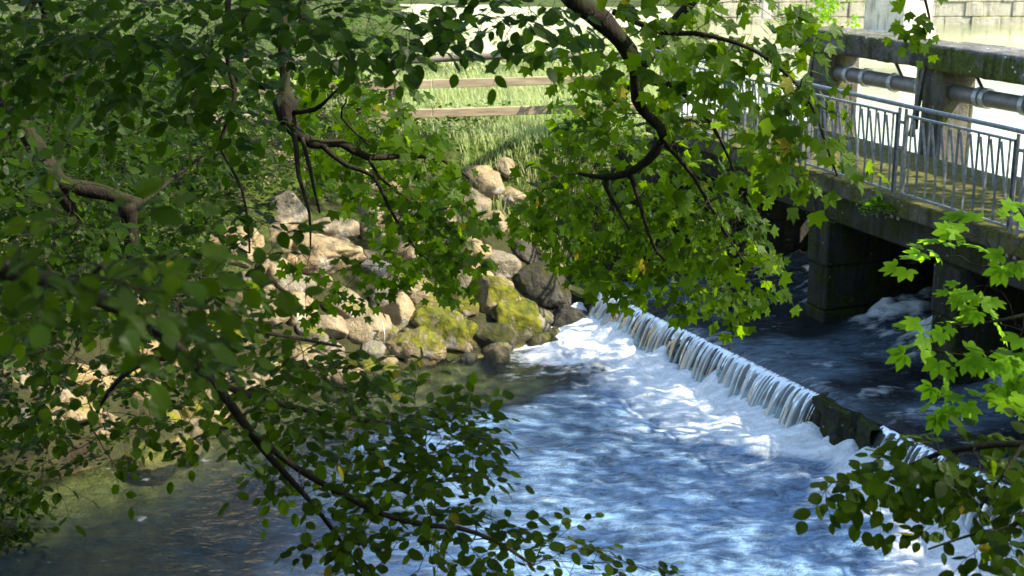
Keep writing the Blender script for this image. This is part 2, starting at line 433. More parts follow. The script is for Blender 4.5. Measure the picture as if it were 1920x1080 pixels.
# ------------------------------------------------------------------ lower pool
def pool_fields(X, Y):
    rel = np.stack([X-W0[0], Y-W0[1]], -1); s = rel@we; u = -(rel@wn)
    n1 = fbm(s*1.1+u*.35, u*.55, 11); n2 = fbm(s*3.1+u*.5, u*1.1, 12); n3 = fbm(s*.5, u*.3+4, 13)
    wid = 1.35+1.0*np.exp(-((s-.4)/1.0)**2)+.25*np.exp(-((s-3.3)/1.2)**2)+1.3*sstep(6.2, 9.0, s)
    wid = wid*np.where(True, 1-.72*np.exp(-((s-4.95)/.48)**2), 1)
    band = 1-sstep(.35, 1.05, u/wid*(.5+.7*n1+.5*n2))
    streak = .38*sstep(.55, .78, n2)*(1-sstep(.8, 2.8, u))+.34*sstep(.56, .74, n1)*(1-sstep(1, 4.5, u))*sstep(1.2, 2.2, s)
    streak2 = .5*sstep(.60, .8, fbm(s*2.2-u*.4, u*.9, 15))*sstep(5.2, 6.5, s)*(1-sstep(1.5, 4.2, u))
    foam = np.clip(np.maximum(band, np.maximum(streak, streak2)), 0, 1)*sstep(-1.2, -.2, s)
    bed = terrain(X, Y)
    depth = np.clip(-bed, 0, 1.2)
    aer = sstep(6.5, 1.8, np.abs(u-1.5)+np.abs(s-5.2)*.9)*.5+.62*sstep(.35, .62, n3)*sstep(1.0, 3.6, s)*sstep(7, 3, u)  # bubbles, plus reflected sky brightness put into the water colour
    dark = np.exp(-(((s-1.7)/1.3)**2+((u-1.9)/1.1)**2))  # dark reflection of bridge and maple, painted in by lowering murk
    murk = np.clip(sstep(.08, .5, depth)*.36+aer*sstep(.2, .7, depth)-dark*.55*sstep(.3, .7, n2+.25), 0, 1)
    turb = np.clip(np.exp(-np.clip(u, 0, 9)/2.2), 0, 1)
    f1 = vnoise(s*2.2+u*.4+3, u*1.3, 21); f2 = fbm(s*4.4, u*2.6, 22, 3); f3 = fbm(X*3.3, Y*3.3, 23, 3)
    f4 = fbm(s*8.5, u*6.0, 24, 2)
    z = (f4-.5)*(.028+.03*turb)+(f1-.5)*(.05+.06*turb)+(f2-.5)*(.035+.06*turb)+(f3-.5)*.02
    z = z+band*np.exp(-np.clip(u, 0, 9)/.6)*.16*(.1+1.6*f2)+band*.05*(fbm(s*6, u*6, 27, 3)-.5)
    calm = sstep(4.6, 7.0, u+.6*(n3-.5))
    murk = murk*(1-.45*calm)
    z = z*(1-.5*calm)
    return z, foam, murk, 1-calm
acc = Acc()
xs = np.arange(-6.6, 6.8, .045); ys = np.arange(7.6, 18.6, .045)
gx, gy = np.meshgrid(xs, ys); z, fo, mu, ch_ = pool_fields(gx, gy); chop_all = [ch_.ravel()]
V, Q = grid(gx, gy, z); acc.add(V, Q)
foam_all = [fo.ravel()]; murk_all = [mu.ravel()]
for x0, x1, y0, y1 in ((-40, -6.6, -20, 18.6), (6.755, 9, 7.6, 18.6), (-6.6, 9, -20, 7.6)):
    gx, gy = np.meshgrid(np.linspace(x0, x1, 90), np.linspace(y0, y1, 90)); z, fo, mu, ch_ = pool_fields(gx, gy); chop_all.append(ch_.ravel())
    V, Q = grid(gx, gy, z*.3); acc.add(V, Q); foam_all.append(fo.ravel()); murk_all.append(mu.ravel())
pool = tag(acc.build('pool_water', MAT['pool'], smooth=True), 'churned blue river pool below the weir', kind='structure')
def pattr(o, name, a):
    A = o.data.attributes.new(name, 'FLOAT', 'POINT'); A.data.foreach_set('value', np.asarray(a, np.float32))
pattr(pool, 'foam', np.concatenate(foam_all)); pattr(pool, 'murk', np.concatenate(murk_all)); pattr(pool, 'chop', np.concatenate(chop_all))

# ------------------------------------------------------------------ water between weir and bridge
PIERS = [-1.47, .9, 3.27, 5.64, 8.0]
def upper_fields(s, r):
    P = W0+we*s[..., None]+wn*r[..., None]
    rel = P-B0; bs = rel@be; br = rel@bn
    ch = np.zeros_like(s)
    for a, b in zip(PIERS[:-1], PIERS[1:]):
        ch = np.maximum(ch, sstep(a+.40, a+.62, bs)*sstep(b+.02, b-.2, bs))
    n = fbm(bs*2.4, br*1.1, 31); n2 = fbm(s*3, r*1.4, 32)
    rush = ch*sstep(-.2, 1.4, br)
    n3 = fbm(bs*4.5, br*3.2, 36)
    z = .50+rush*.34+(n-.5)*(.05+.34*rush)+(n3-.5)*.34*rush+(fbm(bs*10, br*8, 37, 3)-.5)*.14*rush+(n2-.5)*.045
    drop = sstep(.30, .0, r)
    z = z-drop*.10+.02*drop*(vnoise(s*9, r*0, 33)-.5)
    foam = np.clip(ch*sstep(-.1, 1.0, br)*(.05+1.35*sstep(.42, .68, .5*n+.5*n3))+.35*sstep(.58, .75, n2)*sstep(2.0, .5, r), 0, 1)
    foam = np.maximum(foam, .30*sstep(.5, .72, fbm(s*5, r*1.0, 34))*sstep(1.0, .1, r))
    murk = np.clip(.35+.5*sstep(.4, .65, fbm(s*.9, r*1.3, 35))*sstep(2.6, .6, r)+.2*rush, 0, 1)
    return P, z, foam, murk
gs, gr = np.meshgrid(np.arange(-.2, 11.5, .045), np.arange(.15, 5.0, .045))
P, z, fo, mu = upper_fields(gs, gr)
rel = P-B0; br = rel@bn; bs = rel@be
V, Q = grid(P[..., 0], P[..., 1], z)
ok = (br < 1.55).ravel(); Q = Q[ok[Q].all(1)]
up_w = tag(Acc().add(V, Q).build('weir_head_water', MAT['upper'], smooth=True), 'dark water sliding from the sluices to the weir crest', kind='structure')
pattr(up_w, 'foam', fo.ravel()); pattr(up_w, 'murk', mu.ravel())

# ------------------------------------------------------------------ weir sill with the falling water
weir = empty('weir', 'low straight mossy weir with water falling over it in white strands', 'weir')
a = Acc()
s0 = -1.0
prof_n = 60
for s in np.arange(s0, 11.5, .55):
    L = .55; h = .33+.015*math.sin(s*7)
    a.box(WP(s+L/2, .42, h-.75), E3(we), E3(wn), UP, L/2-.004, .40+.01*math.sin(s*5), .75, .03)
a.build('sill', MAT['pier'], weir)
# the sheet of water
def curtain(s_a, s_b):
    ns = int((s_b-s_a)/.011); nv = 22
    S, Vv = np.meshgrid(np.linspace(s_a, s_b, ns), np.linspace(0, 1, nv))
    sl = S+.10*Vv*(vnoise(S*1.3, S*0, 41)-.5)+.09*vnoise(S*4.3, S*0+5, 46)+.22*vnoise(S*1.1, S*0+8, 47)
    wv = vnoise(S*1.7, S*0+3, 49)
    rid = (.35+.4*wv)*vnoise(sl*19, Vv*.8+sl*.1, 42)+(.65-.4*wv)*vnoise(sl*44, Vv*1.1, 43)
    big = vnoise(S*1.6, S*0+2, 44)
    r = .16-.30*Vv**.9*(.85+.3*big)-(rid-.5)*.11*Vv**.5
    zc = .455-.03*Vv-.50*Vv**1.9+.012*(rid-.5)
    P = W0+we*S[..., None]+wn*r[..., None]
    st = sstep(.42, .64, rid+.12*(big-.5))*sstep(.02, .30, Vv)*(.40+.42*vnoise(sl*55, Vv*2.2, 45))*(.55+.45*vnoise(S*2.3, Vv*1.5, 48))*1.0
    st = np.clip(np.maximum(st, .10+.35*(big > .74)*.5)+sstep(.80, 1.05, Vv)*.6, 0, .96)
    st = np.where(S < .45, np.clip(st*.5+.25, 0, .7), st)
    ed = sstep(s_a, s_a+.05, S)*sstep(s_b, s_b-.05, S)
    V, Q = grid(P[..., 0], P[..., 1], zc)
    return Acc().add(V, Q, attr=(st*ed).ravel())
curtain(-.12, GAP[0]).build('falling_water', MAT['fall'], weir, True, 'streak')
curtain(GAP[1], 11.0).build('falling_water', MAT['fall'], weir, True, 'streak')

# ------------------------------------------------------------------ bridge
bridge = empty('footbridge', 'narrow mossy concrete footbridge on masonry piers above the weir', 'bridge')
ex, ey = E3(be), E3(bn)
a = Acc()
for s in np.arange(-3.4, 9.4, 2.37):
    a.box(BP(s+1.185, .96, 2.20), ex, ey, UP, 1.182, .96, .10, .015)
a.build('deck', MAT['deck'], bridge)
a = Acc()
a.box(BP(3.0, .34, 1.92), ex, ey, UP, 6.4, .20, .18, .02)
a.box(BP(3.0, 1.62, 1.92), ex, ey, UP, 6.4, .20, .18, .02)
a.build('girders', MAT['pier'], bridge)
for k, s in enumerate(PIERS):
    a = Acc(); ln = 1.35 if k else 1.25
    for j, z0 in enumerate((-.6, .15, .65, 1.2)):
        z1 = (.15, .65, 1.2, 1.74)[j]; off = .012*((j*7+k*3) % 3)
        a.box(BP(s+.21, .05+ln, (z0+z1)/2), ex, ey, UP, .21-off*.5, ln-off, (z1-z0)/2-.004, .02)
    a.build('pier', MAT['pier'], bridge)
# ledge stone between two piers
a = Acc(); a.box(BP(2.2, 1.42, 1.62), ex, ey, UP, .86, .10, .14, .02); a.build('lintel', MAT['pier'], bridge)
abut = Acc()
for j in range(5):
    for i in range(5):
        abut.box(BP(-3.0-.02*((i+j) % 2), -.25+i*.62+.3*(j % 2), -.1+j*.46), ex, ey, UP, .9-.02*((i*3+j) % 3), .305, .226, .03)
tag(abut.build('abutment_wall', MAT['pier']), 'dark stone abutment wall at the far end of the footbridge', 'wall')

# railing
rail = empty('bridge_railing', 'galvanised steel railing with slanting bars along the footbridge', 'railing')
PL = 1.85; SP = [2.6+PL*k for k in range(-3, 4)]
def flat(a, p, q, w, t, wd):
    p = np.array(p); q = np.array(q); d = unit(q-p); wv = unit(wd-d*(wd@d)); n = np.cross(d, wv)
    a.box((p+q)/2, d, wv, n, np.linalg.norm(q-p)/2, w/2, t/2)
rr = .03
for s in SP:
    a = Acc()
    for ds in (-.055, .055): flat(a, BP(s+ds, rr, 2.06), BP(s+ds, rr, 3.27), .045, .012, ex)
    for zz in (2.42, 2.85, 3.12): a.box(BP(s, rr, zz), ex, ey, UP, .049, .010, .016)
    a.build('post', MAT['steel'], rail)
a = Acc(); a.tube([BP(s, rr, 3.30) for s in np.linspace(SP[0]-.6, SP[-1]+.2, 30)], .024, 8); a.build('handrail', MAT['steel'], rail)
for k in range(len(SP)-1):
    s0, s1 = SP[k]+.085, SP[k+1]-.085
    a = Acc()
    for z0 in (3.20, 2.36): a.box(BP((s0+s1)/2, rr, z0), ex, ey, UP, (s1-s0)/2-.007, .018, .012, .003)
    for s in (s0, s1): a.box(BP(s, rr, 2.78), ex, ey, UP, .006, .02, .434)
    p = a.build('panel', MAT['steel'], rail)
    n = 11; st = (s1-s0)/n
    for i in range(n):
        a = Acc(); s = s0+st*(i+.5)
        tw = unit(E3(be)*.5+E3(bn)*.85)
        flat(a, BP(s, rr, 2.373), BP(s, rr, 3.187), .024, .007, tw if i % 2 else ey)
        if i < n-1: flat(a, BP(s+.012, rr+.012, 3.16), BP(s+st-.012, rr+.012, 2.62), .026, .006, unit(E3(be)*.8+E3(bn)*.5))
        a.build('baluster', MAT['steel'], p)

# ------------------------------------------------------------------ sluice frame upstream of the bridge
slu = empty('sluice_gantry', 'weathered concrete sluice beam on posts carrying iron shafts behind the footbridge', 'sluice')
Zb = 3.62; q1 = Z(1510, 53, Zb); q2 = Z(1920, 109, Zb); bd = unit((q2-q1)[:2]); bp = np.array([-bd[1], bd[0]]); bp = bp if bp[0] > 0 else -bp
bx, by = E3(bd), E3(bp)
def QP(s, r, z): return E3(q1[:2]+bd*s+bp*r)+UP*z
Lq = np.linalg.norm((q2-q1)[:2])
def s_at(px):   # distance along the beam front seen at a picture column
    r = ray(px, 200)[:2]; A = np.array([[bd[0], -r[0]], [bd[1], -r[1]]]); return np.linalg.solve(A, -q1[:2])[0]
sp = s_at(1732)
def rough_beam(s_a, s_b, r0, r1, z0, z1, seed):
    ns = int((s_b-s_a)/.06); U = np.linspace(s_a, s_b, ns)
    loop = []
    for (p, q) in (((r0, z0), (r0, z1)), ((r0, z1), (r1, z1)), ((r1, z1), (r1, z0)), ((r1, z0), (r0, z0))):
        for t in np.linspace(0, 1, 8)[:-1]: loop.append((p[0]+(q[0]-p[0])*t, p[1]+(q[1]-p[1])*t))
    k = len(loop); L = np.array(loop); ii = np.arange(k)
    V = []
    for j, u in enumerate(U):
        c = np.array([(r0+r1)/2, (z0+z1)/2]); d = L-c
        f = 1+.05*(vnoise(np.full(k, u*4), ii*.45, seed)-.5)+.06*(vnoise(np.full(k, u*13), ii*.9, seed+1)-.5)
        f -= .03*((ii % 7) == 0)
        X = c+d*f[:, None]
        V += [QP(u, a_, b_) for a_, b_ in X]
    V = np.array(V); i = np.arange(ns-1)[:, None]*k; j = np.arange(k)[None]; j2 = (j+1) % k
    q = np.stack([i+j, i+j2, i+k+j2, i+k+j], -1).reshape(-1, 4)
    c0 = QP(s_a, (r0+r1)/2, (z0+z1)/2); c1 = QP(s_b, (r0+r1)/2, (z0+z1)/2)
    n = len(V); V = np.vstack([V, c0, c1]); jj = np.arange(k); j2 = (jj+1) % k
    t = np.vstack([np.stack([j2, jj, np.full(k, n)], -1), np.stack([(ns-1)*k+jj, (ns-1)*k+j2, np.full(k, n+1)], -1)])
    return Acc().add(V, q, t)
Bm = MAT['beam']
b1 = rough_beam(-.15, sp+.05, 0, .62, Zb-.30, Zb, 51).build('beam', Bm, slu, True)
mossb = concrete_mat('mossy_concrete', (.19, .19, .18), (.05, .047, .04), .98, (.04, .052, .006), -.34, .9)
b2 = rough_beam(sp+.06, Lq+3.0, -.04, .66, Zb-.31, Zb+.02, 55).build('beam', mossb, slu, True)
b2['label'] = 'right-hand beam with a thick hanging fringe of moss'
for s in (sp, sp-2.6 if sp-2.6 > .1 else .25, sp+2.9):
    a = Acc(); a.box(QP(s+.08, .32, 2.35), bx, by, UP, .20, .27, .985, .025); a.build('post', MAT['post'], slu)
    a = Acc(); a.box(QP(s-.15, .06, 3.02), unit(UP+bx*.18), by, unit(bx-UP*.18), .62, .03, .03); a.build('strut', MAT['dsteel'], slu)
zs = 3.04; rs = .22
def shaft(s_a, s_b, cols):
    a = Acc(); a.tube([QP(u, rs, zs) for u in np.linspace(s_a, s_b, 12)], .105, 16)
    o = a.build('shaft', MAT['pipe'], slu, True)
    for c in cols:
        a = Acc(); a.tube([QP(c+d, rs, zs) for d in (-.035, -.034, .034, .035)], [.105, .128, .128, .105], 18); a.build('collar', MAT['collar'], o)
shaft(sp-2.4, sp-.16, [s_at(p) for p in (1567, 1598, 1651)]+[sp-.28])
shaft(sp+.30, Lq+3, [s_at(p) for p in (1812, 1824, 1899, 1915)])
for px in (1660, 1812):
    s = s_at(px); a = Acc(); a.tube([QP(s-.12, rs, Zb-.31), QP(s+.06, rs-.02, zs+.09)], .022, 6); a.build('brace', MAT['dsteel'], slu)
a = Acc(); a.box(QP(sp-.26, .12, 2.95), bx, by, UP, .022, .03, .45); a.box(QP(sp-.27, .12, 3.12), bx, by, UP, .06, .05, .02); a.build('bracket', MAT['steel'], slu)
def chain(px, z0, z1, label):
    s = s_at(px); a = Acc(); z = z0; k = 0
    while z > z1:
        t = np.linspace(0, 2*np.pi, 13); w = .013
        e = bx if k % 2 else by
        pts = [QP(s, rs-.12, z)+e*w*math.cos(x)+UP*.03*math.sin(x) for x in t]
        a.tube(pts, .0045, 5, False); z -= .046; k += 1
    tag(a.build('chain', MAT['dsteel']), label, 'chain')
chain(1583, zs-.10, 1.75, 'thin iron chain hanging from the left iron shaft beside the maple leaves')
chain(1808, zs-.10, 1.75, 'iron chain with open links hanging from the right iron shaft')
# gates closing the channels
for k, (s_a, s_b) in enumerate(zip(PIERS[1:-1], PIERS[2:])):
    a = Acc(); n = 7; s_a += .44; s_b -= .02
    for j in range(n):
        z0 = .95+j*.165
        a.box(BP((s_a+s_b)/2, 1.72+.004*(j % 2), z0+.08), ex, ey, UP, (s_b-s_a)/2, .04, .08, .008)
    pos = ('left channel of the bridge beside the foaming outlet', 'channel right of the second pier behind the bright leaves', 'rightmost channel by the near bank')[k]
    tag(a.build('sluice_gate', MAT['board']), 'wet dark timber gate closing the '+pos, 'gate', 'timber sluice gates under the footbridge')

# ------------------------------------------------------------------ upstream pond and far side
UPW = 1.5
gx, gy = np.meshgrid(np.linspace(.5, 70, 150), np.linspace(8, 50, 150))
rel = np.stack([gx-B0[0], gy-B0[1]], -1); br = rel@bn
V, Q = grid(gx, gy, UPW+.01*(fbm(gx, gy, 61)-.5))
V2 = V.copy(); lo = (br < 1.8).ravel() & (br > 1.0).ravel()
ok = (br > 1.78).ravel(); Q = Q[ok[Q].all(1)]
# straight upstream edge along the gates
e0, e1 = BP(-3.2, 1.78, UPW), BP(10, 1.78, UPW)
uu = np.linspace(0, 1, 120)[None, :, None]; vv = np.linspace(0, .5, 6)[:, None, None]
strip = e0+(e1-e0)*uu+ey*vv-UP*.006
a = Acc().add(V, Q)
Vs, Qs = grid(strip[..., 0], strip[..., 1], strip[..., 2]); a.add(Vs, Qs)
pond = tag(a.build('upstream_water', MAT['pond'], smooth=True), 'bright calm water held upstream of the sluice', kind='structure')
N = len(V)+len(Vs); allp = np.vstack([V, Vs])
pattr(pond, 'foam', np.zeros(N)); pattr(pond, 'murk', np.clip(.60+.9*(fbm(allp[:, 0]*.35, allp[:, 1]*.25, 62)-.45), 0, 1))

wall = Acc(); wd = unit(np.array([17.6, .6])); wb = E3(wd); wp = np.array([-wd[1], wd[0], 0])
random.seed(3)
for row in range(5):
    x = -.3*(row % 2)
    while x < 45:
        L = random.uniform(.55, 1.1); h = .44
        c = np.array([6.0, 45.0, 0])+wb*(x+L/2)+wp*random.uniform(-.02, .02)+UP*(1.28+row*.45+.22)
        wall.box(c, wb, wp, UP, L/2-.005, .3, h/2, .02); x += L
tag(wall.build('embankment_wall', MAT['wallstone']), 'low coursed stone wall along the far edge of the upstream water', 'wall')
a = Acc(); c0 = Z(1662, 66, 1.5); pdir = unit(np.array([.80, -.60])); pd2 = np.array([.60, .80])
a.box(E3(c0[:2])+UP*2.55+E3(pd2)*.8, E3(pdir), E3(pd2), UP, .62, 1.05, 1.3, .04)
pil = tag(a.build('bridge_pillar', MAT['pillar']), 'pale square concrete pillar standing in the upstream water', 'pillar')
a = Acc(); a.box(E3(c0[:2])+UP*1.5+E3(pd2)*.8, E3(pdir), E3(pd2), UP, .72, 1.15, .16, .03); a.build('plinth', MAT['pillar'], pil)
a = Acc(); c1 = Z(1436, 32, 2.0); a.box(c1+UP*.55, (1, 0, 0), (0, 1, 0), UP, .12, .12, .6, .02)
wpst = tag(a.build('marker_post', MAT['pillar']), 'white square post on the far bank behind the maple leaves', 'post')
a = Acc(); a.box(c1+UP*1.19, (1, 0, 0), (0, 1, 0), UP, .15, .15, .03, .01); a.build('cap', MAT['pillar'], wpst)

# ------------------------------------------------------------------ fence
fence = empty('wooden_fence', 'weathered wooden fence with three rails along the top of the far bank', 'fence')
f0 = np.array([-4.6, 20.1]); f1 = np.array([2.3, 20.75]); fd = unit(f1-f0); fx = E3(fd); fy = np.array([-fd[1], fd[0], 0])
FL = np.linalg.norm(f1-f0)
def fz(y, zc): return zc
a = Acc(); n = 24; u = np.linspace(0, FL, n)
pts = np.array([E3(f0+fd*t)+UP*(3.15+.012*t+.02*math.sin(t*1.7)) for t in u]); a.tube(pts, .052+.004*np.sin(u*5), 10)
a.build('rail', MAT['rail2'], fence, True)
for zc, hh in ((2.79, .060), (2.37, .062)):
    a = Acc()
    for k in range(4):
        u0, u1 = FL*k/4, FL*(k+1)/4
        a.box(E3(f0+fd*(u0+u1)/2)-fy*.075+UP*(zc+.016*(u0+u1)/2-.0), unit(fx+UP*.016), fy, unit(UP-fx*.016), (u1-u0)/2-.004, .022, hh, .006)
    a.build('rail', MAT['rail'], fence)
for t in (.15, 2.9, 6.0):
    p = E3(f0+fd*t); a = Acc(); a.tube([p+UP*z for z in (1.6, 2.4, 3.10)], [.062, .058, .055], 10); a.build('post', MAT['rail2'], fence, True)

# ------------------------------------------------------------------ boulders
def ico(sub):
    import bmesh
    bm = bmesh.new(); bmesh.ops.create_icosphere(bm, subdivisions=sub, radius=1.0)
    V = np.array([v.co[:] for v in bm.verts]); T = np.array([[v.index for v in f.verts] for f in bm.faces]); bm.free(); return V, T
ICO = {3: ico(3), 4: ico(4), 5: ico(5)}
def boulder_mesh(seed, sub, facet=8):
    r = np.random.default_rng(seed); V, T = ICO[sub]; V = V.copy()
    for _ in range(facet):
        n = unit(r.normal(size=3)); d = r.uniform(.56, .86); s = V@n; V -= np.clip(s-d, 0, None)[:, None]*n*.97
    off = r.uniform(0, 50, 3)
    for i in range(len(V)):
        p = Vector(V[i]+off)
        k = .08*mnoise.noise(p*1.3)+.05*mnoise.noise(p*3.1)+.035*mnoise.noise(p*7.3)-.05*max(0, .25-abs(mnoise.noise(p*1.9+Vector((9, 3, 5)))))/.25
        V[i] *= 1+k
    V /= np.abs(V).max(0)
    return V, T
pv_ = np.concatenate([np.linspace(-.10, .42, 26), np.full(14, .44)]); pr_ = np.concatenate([np.full(26, .02)-.10*np.linspace(1, 0, 26)**2, np.linspace(.04, .5, 14)])
SS, KK = np.meshgrid(np.linspace(GAP[0]-.05, GAP[1]+.05, 76), np.arange(40))
f_ = fbm(SS*4.2, pv_[KK]*5+pr_[KK]*4, 81, 4)-.5; f2_ = vnoise(SS*2.6, pv_[KK]*4+.3, 82)-.5
RR = pr_[KK]-.26*f_*(KK < 30)-.16*f2_*(KK < 30); ZZ = pv_[KK]+.20*f_*(KK > 20)
PP = W0+we*SS[..., None]+wn*RR[..., None]
V_, Q_ = grid(PP[..., 0], PP[..., 1], ZZ)
Acc().add(V_, Q_).build('dry_stones', MAT['pier'], weir, True)
def boulder(px, py, w, h, label, tone=.6, moss=0.0, seed=0, sub=4, tilt=0, deep=.9, push=.35, group='boulders of the rock bank'):
    P, t = hit(px, py+h*.12)
    hw = w*.5*t/F_PX*1.18; hh = h*.5*t/F_PX*1.18; hd = deep*(hw+hh)/2
    V, T = boulder_mesh(seed+100, sub)
    V = V*np.array([hw, hd, hh])
    c, s_ = math.cos(R(tilt)), math.sin(R(tilt)); V = V@np.array([[c, 0, -s_], [0, 1, 0], [s_, 0, c]])
    ctr = P+ray(px, py)*hd*push-ray(px, py)*0
    d = ray(px, py); ctr = W(px, py, t+hd*push*.6)
    o = Acc().add(V+ctr, None, T).build('boulder', MAT['rock'], None, True, loc=ctr)
    o['tone'] = float(tone); o['moss'] = float(moss); o['wet'] = .9 if 'dark' in label and 'beneath' not in label else 0.0
    return tag(o, label, 'boulder', group)
BL = [
 (1112, 560, 84, 96, 'dark upright boulder against the far end of the weir', .2, .2, 0),
 (440, 452, 115, 62, 'wide tan boulder at the left end of the upper row', .8, 0, -8),
 (528, 443, 72, 40, 'flat tan block wedged beside the wide tan boulder', .8, 0, -14),
 (598, 480, 152, 80, 'largest pale boulder of the bank with a sunlit right shoulder', .75, 0, 6),
 (628, 428, 84, 46, 'cream grey boulder sitting on top of the largest pale boulder', .45, 0, 4),
 (500, 498, 44, 50, 'small white sunlit stone under the tan block', .5, -.2, 0),
 (480, 545, 52, 52, 'round chalky white boulder at the left of the bank', .35, -.2, 10),
 (506, 596, 78, 46, 'long low pale boulder below the chalky white one', .6, 0, -20),
 (547, 584, 82, 72, 'brown sided boulder with a pale grey cap', .6, .15, 5),
 (612, 618, 76, 56, 'rounded grey tan boulder below the mottled one', .5, 0, 0),
 (686, 618, 84, 82, 'pointed tan grey boulder beside the bleached stick', .55, .05, 12),
 (714, 562, 56, 56, 'small grey boulder leaning to the right above the pointed one', .25, .05, 35),
 (742, 590, 66, 74, 'upright tan boulder with rounded top right of the leaning one', .7, .05, 0),
 (707, 512, 56, 58, 'smooth bluish grey cobble below the hanging maple sprays', .05, -.2, 10),
 (552, 533, 82, 46, 'grey white stone with rough top under the largest pale boulder', .25, 0, 0),
 (648, 578, 86, 66, 'mottled grey and yellow boulder in the middle of the bank', .4, .32, 0),
 (764, 540, 84, 62, 'brown boulder with dull moss beneath the dark maple sprays', .6, .35, 0),
 (682, 336, 76, 58, 'orange tan stone high on the bank under the maple branch', 1.0, 0, 0),
 (858, 578, 68, 60, 'rounded boulder covered in olive moss', .6, .62, 18),
 (800, 566, 80, 62, 'mossy tan boulder between the brown and the olive ones', .65, .42, 10),
 (918, 558, 100, 88, 'faceted boulder with yellow moss on its sunlit face', .6, .58, 12),
 (940, 502, 66, 66, 'plain grey boulder standing behind the yellow mossed one', .3, .1, 0),
 (1018, 542, 118, 104, 'big dark green grey boulder near the weir', .15, .38, 8),
 (970, 606, 104, 96, 'bright green yellow mossed boulder at the edge of the foam', .5, .78, 22),
 (1066, 603, 104, 62, 'dark smooth wet boulder next to the waterfall foam', .1, .15, -6),
 (905, 634, 110, 70, 'dark olive boulder half in the water', .35, .5, 14),
 (824, 628, 122, 94, 'long boulder with yellow brown moss sloping to the water', .55, .60, 26),
 (778, 652, 108, 76, 'flat topped brown block at the waterline', .6, .42, 0),
 (892, 514, 60, 52, 'small tan boulder lit by the sun above the yellow mossed one', .8, .05, 0),
 (830, 438, 86, 38, 'thin grey slab lying high on the bank', .2, 0, -4),
 (918, 346, 70, 60, 'bright cream boulder below the grassy fence bank', .65, -.3, -14),
 (948, 318, 42, 40, 'small cream boulder topmost of the bank beside yellow grass', .5, -.2, 10),
 (820, 384, 48, 40, 'pale orange stone glimpsed between the maple leaves', .95, -.1, 0),
 (957, 372, 36, 44, 'small grey stone under the topmost cream boulder', .2, 0, 0),
 (922, 420, 52, 50, 'tan grey boulder over the plain grey one', .6, 0, 10),
 (982, 478, 50, 54, 'dark wedge shaped stone behind the big dark boulder', .2, .1, 20),
 (88, 738, 96, 40, 'bright white flat boulder behind the lower left branches', .45, -.3, 6),
 (130, 772, 100, 52, 'yellowish boulder below the bright white flat one', .75, .25, 0),
 (206, 796, 56, 42, 'small cream boulder half hidden by lower left leaves', .55, -.1, 0),
 (276, 868, 112, 62, 'yellow mossed boulder standing in the water at lower left', .7, .68, -4),
 (345, 846, 70, 54, 'tan boulder at the water edge right of the lower left mossed one', .7, .4, 0),
 (762, 470, 70, 56, 'tan boulder behind the lowest maple sprays', .75, .0, 10),
 (760, 405, 76, 50, 'warm tan boulder in the sunny upper bank', .9, -.1, 0),
 (870, 470, 70, 50, 'sandy boulder right of the thin grey slab', .75, 0, -10),
 (700, 440, 60, 56, 'grey tan boulder right of the cream grey one', .5, 0, 0),
]
for k, b in enumerate(BL):
    boulder(b[0], b[1], b[2], b[3], b[4], b[5], b[6], seed=k*3+1, sub=5 if b[2] > 90 else 4, tilt=b[7])
# rubble between them
rr_ = np.random.default_rng(5)
zones = [([(400, 400), (640, 380), (900, 300), (980, 330), (1010, 480), (800, 520), (640, 520), (430, 520)], 24, 'pale rubble stone wedged high among the big tan boulders', .7, -.1),
         ([(430, 520), (780, 520), (1040, 500), (1060, 600), (880, 640), (620, 640), (440, 620)], 26, 'small mossy rubble stone wedged low among the boulders', .5, .3),
         ([(20, 690), (240, 560), (440, 600), (620, 650), (740, 700), (560, 740), (380, 830), (240, 860), (60, 800)], 46, 'rubble stone of the bank behind the lower left leaves', .65, .2)]
def inpoly(x, y, poly):
    return sdist(np.array([[x, y]], float), np.array(poly, float))[0] > 0
zones.append(([(560, 640), (760, 640), (1000, 600), (1040, 640), (900, 690), (740, 712), (600, 735)], 22, 'low wet stone at the waterline in front of the mossy boulders', .45, .35))
for poly, n, lab, tone, moss in zones:
    P = np.array(poly); c = 0
    while c < n:
        x = rr_.uniform(P[:, 0].min(), P[:, 0].max()); y = rr_.uniform(P[:, 1].min(), P[:, 1].max())
        if not inpoly(x, y, poly): continue
        w = rr_.uniform(34, 74)
        boulder(x, y, w, w*rr_.uniform(.6, .95), lab, np.clip(tone+rr_.normal()*.22, 0, 1), moss+rr_.normal()*.15, 900+c*7+int(x), 3, rr_.uniform(-25, 25), push=.9)
        c += 1
a = Acc(); p0 = W(717, 604, hit(717, 640)[1]-.25); p1 = W(720, 646, hit(720, 640)[1]-.15)
a.tube([p0, (p0+p1)/2+np.array([.012, 0, 0]), p1], [.008, .011, .012], 6)
tag(a.build('stick', MAT['stick'], None, True), 'short bleached stick leaning against the pointed boulder', 'stick')

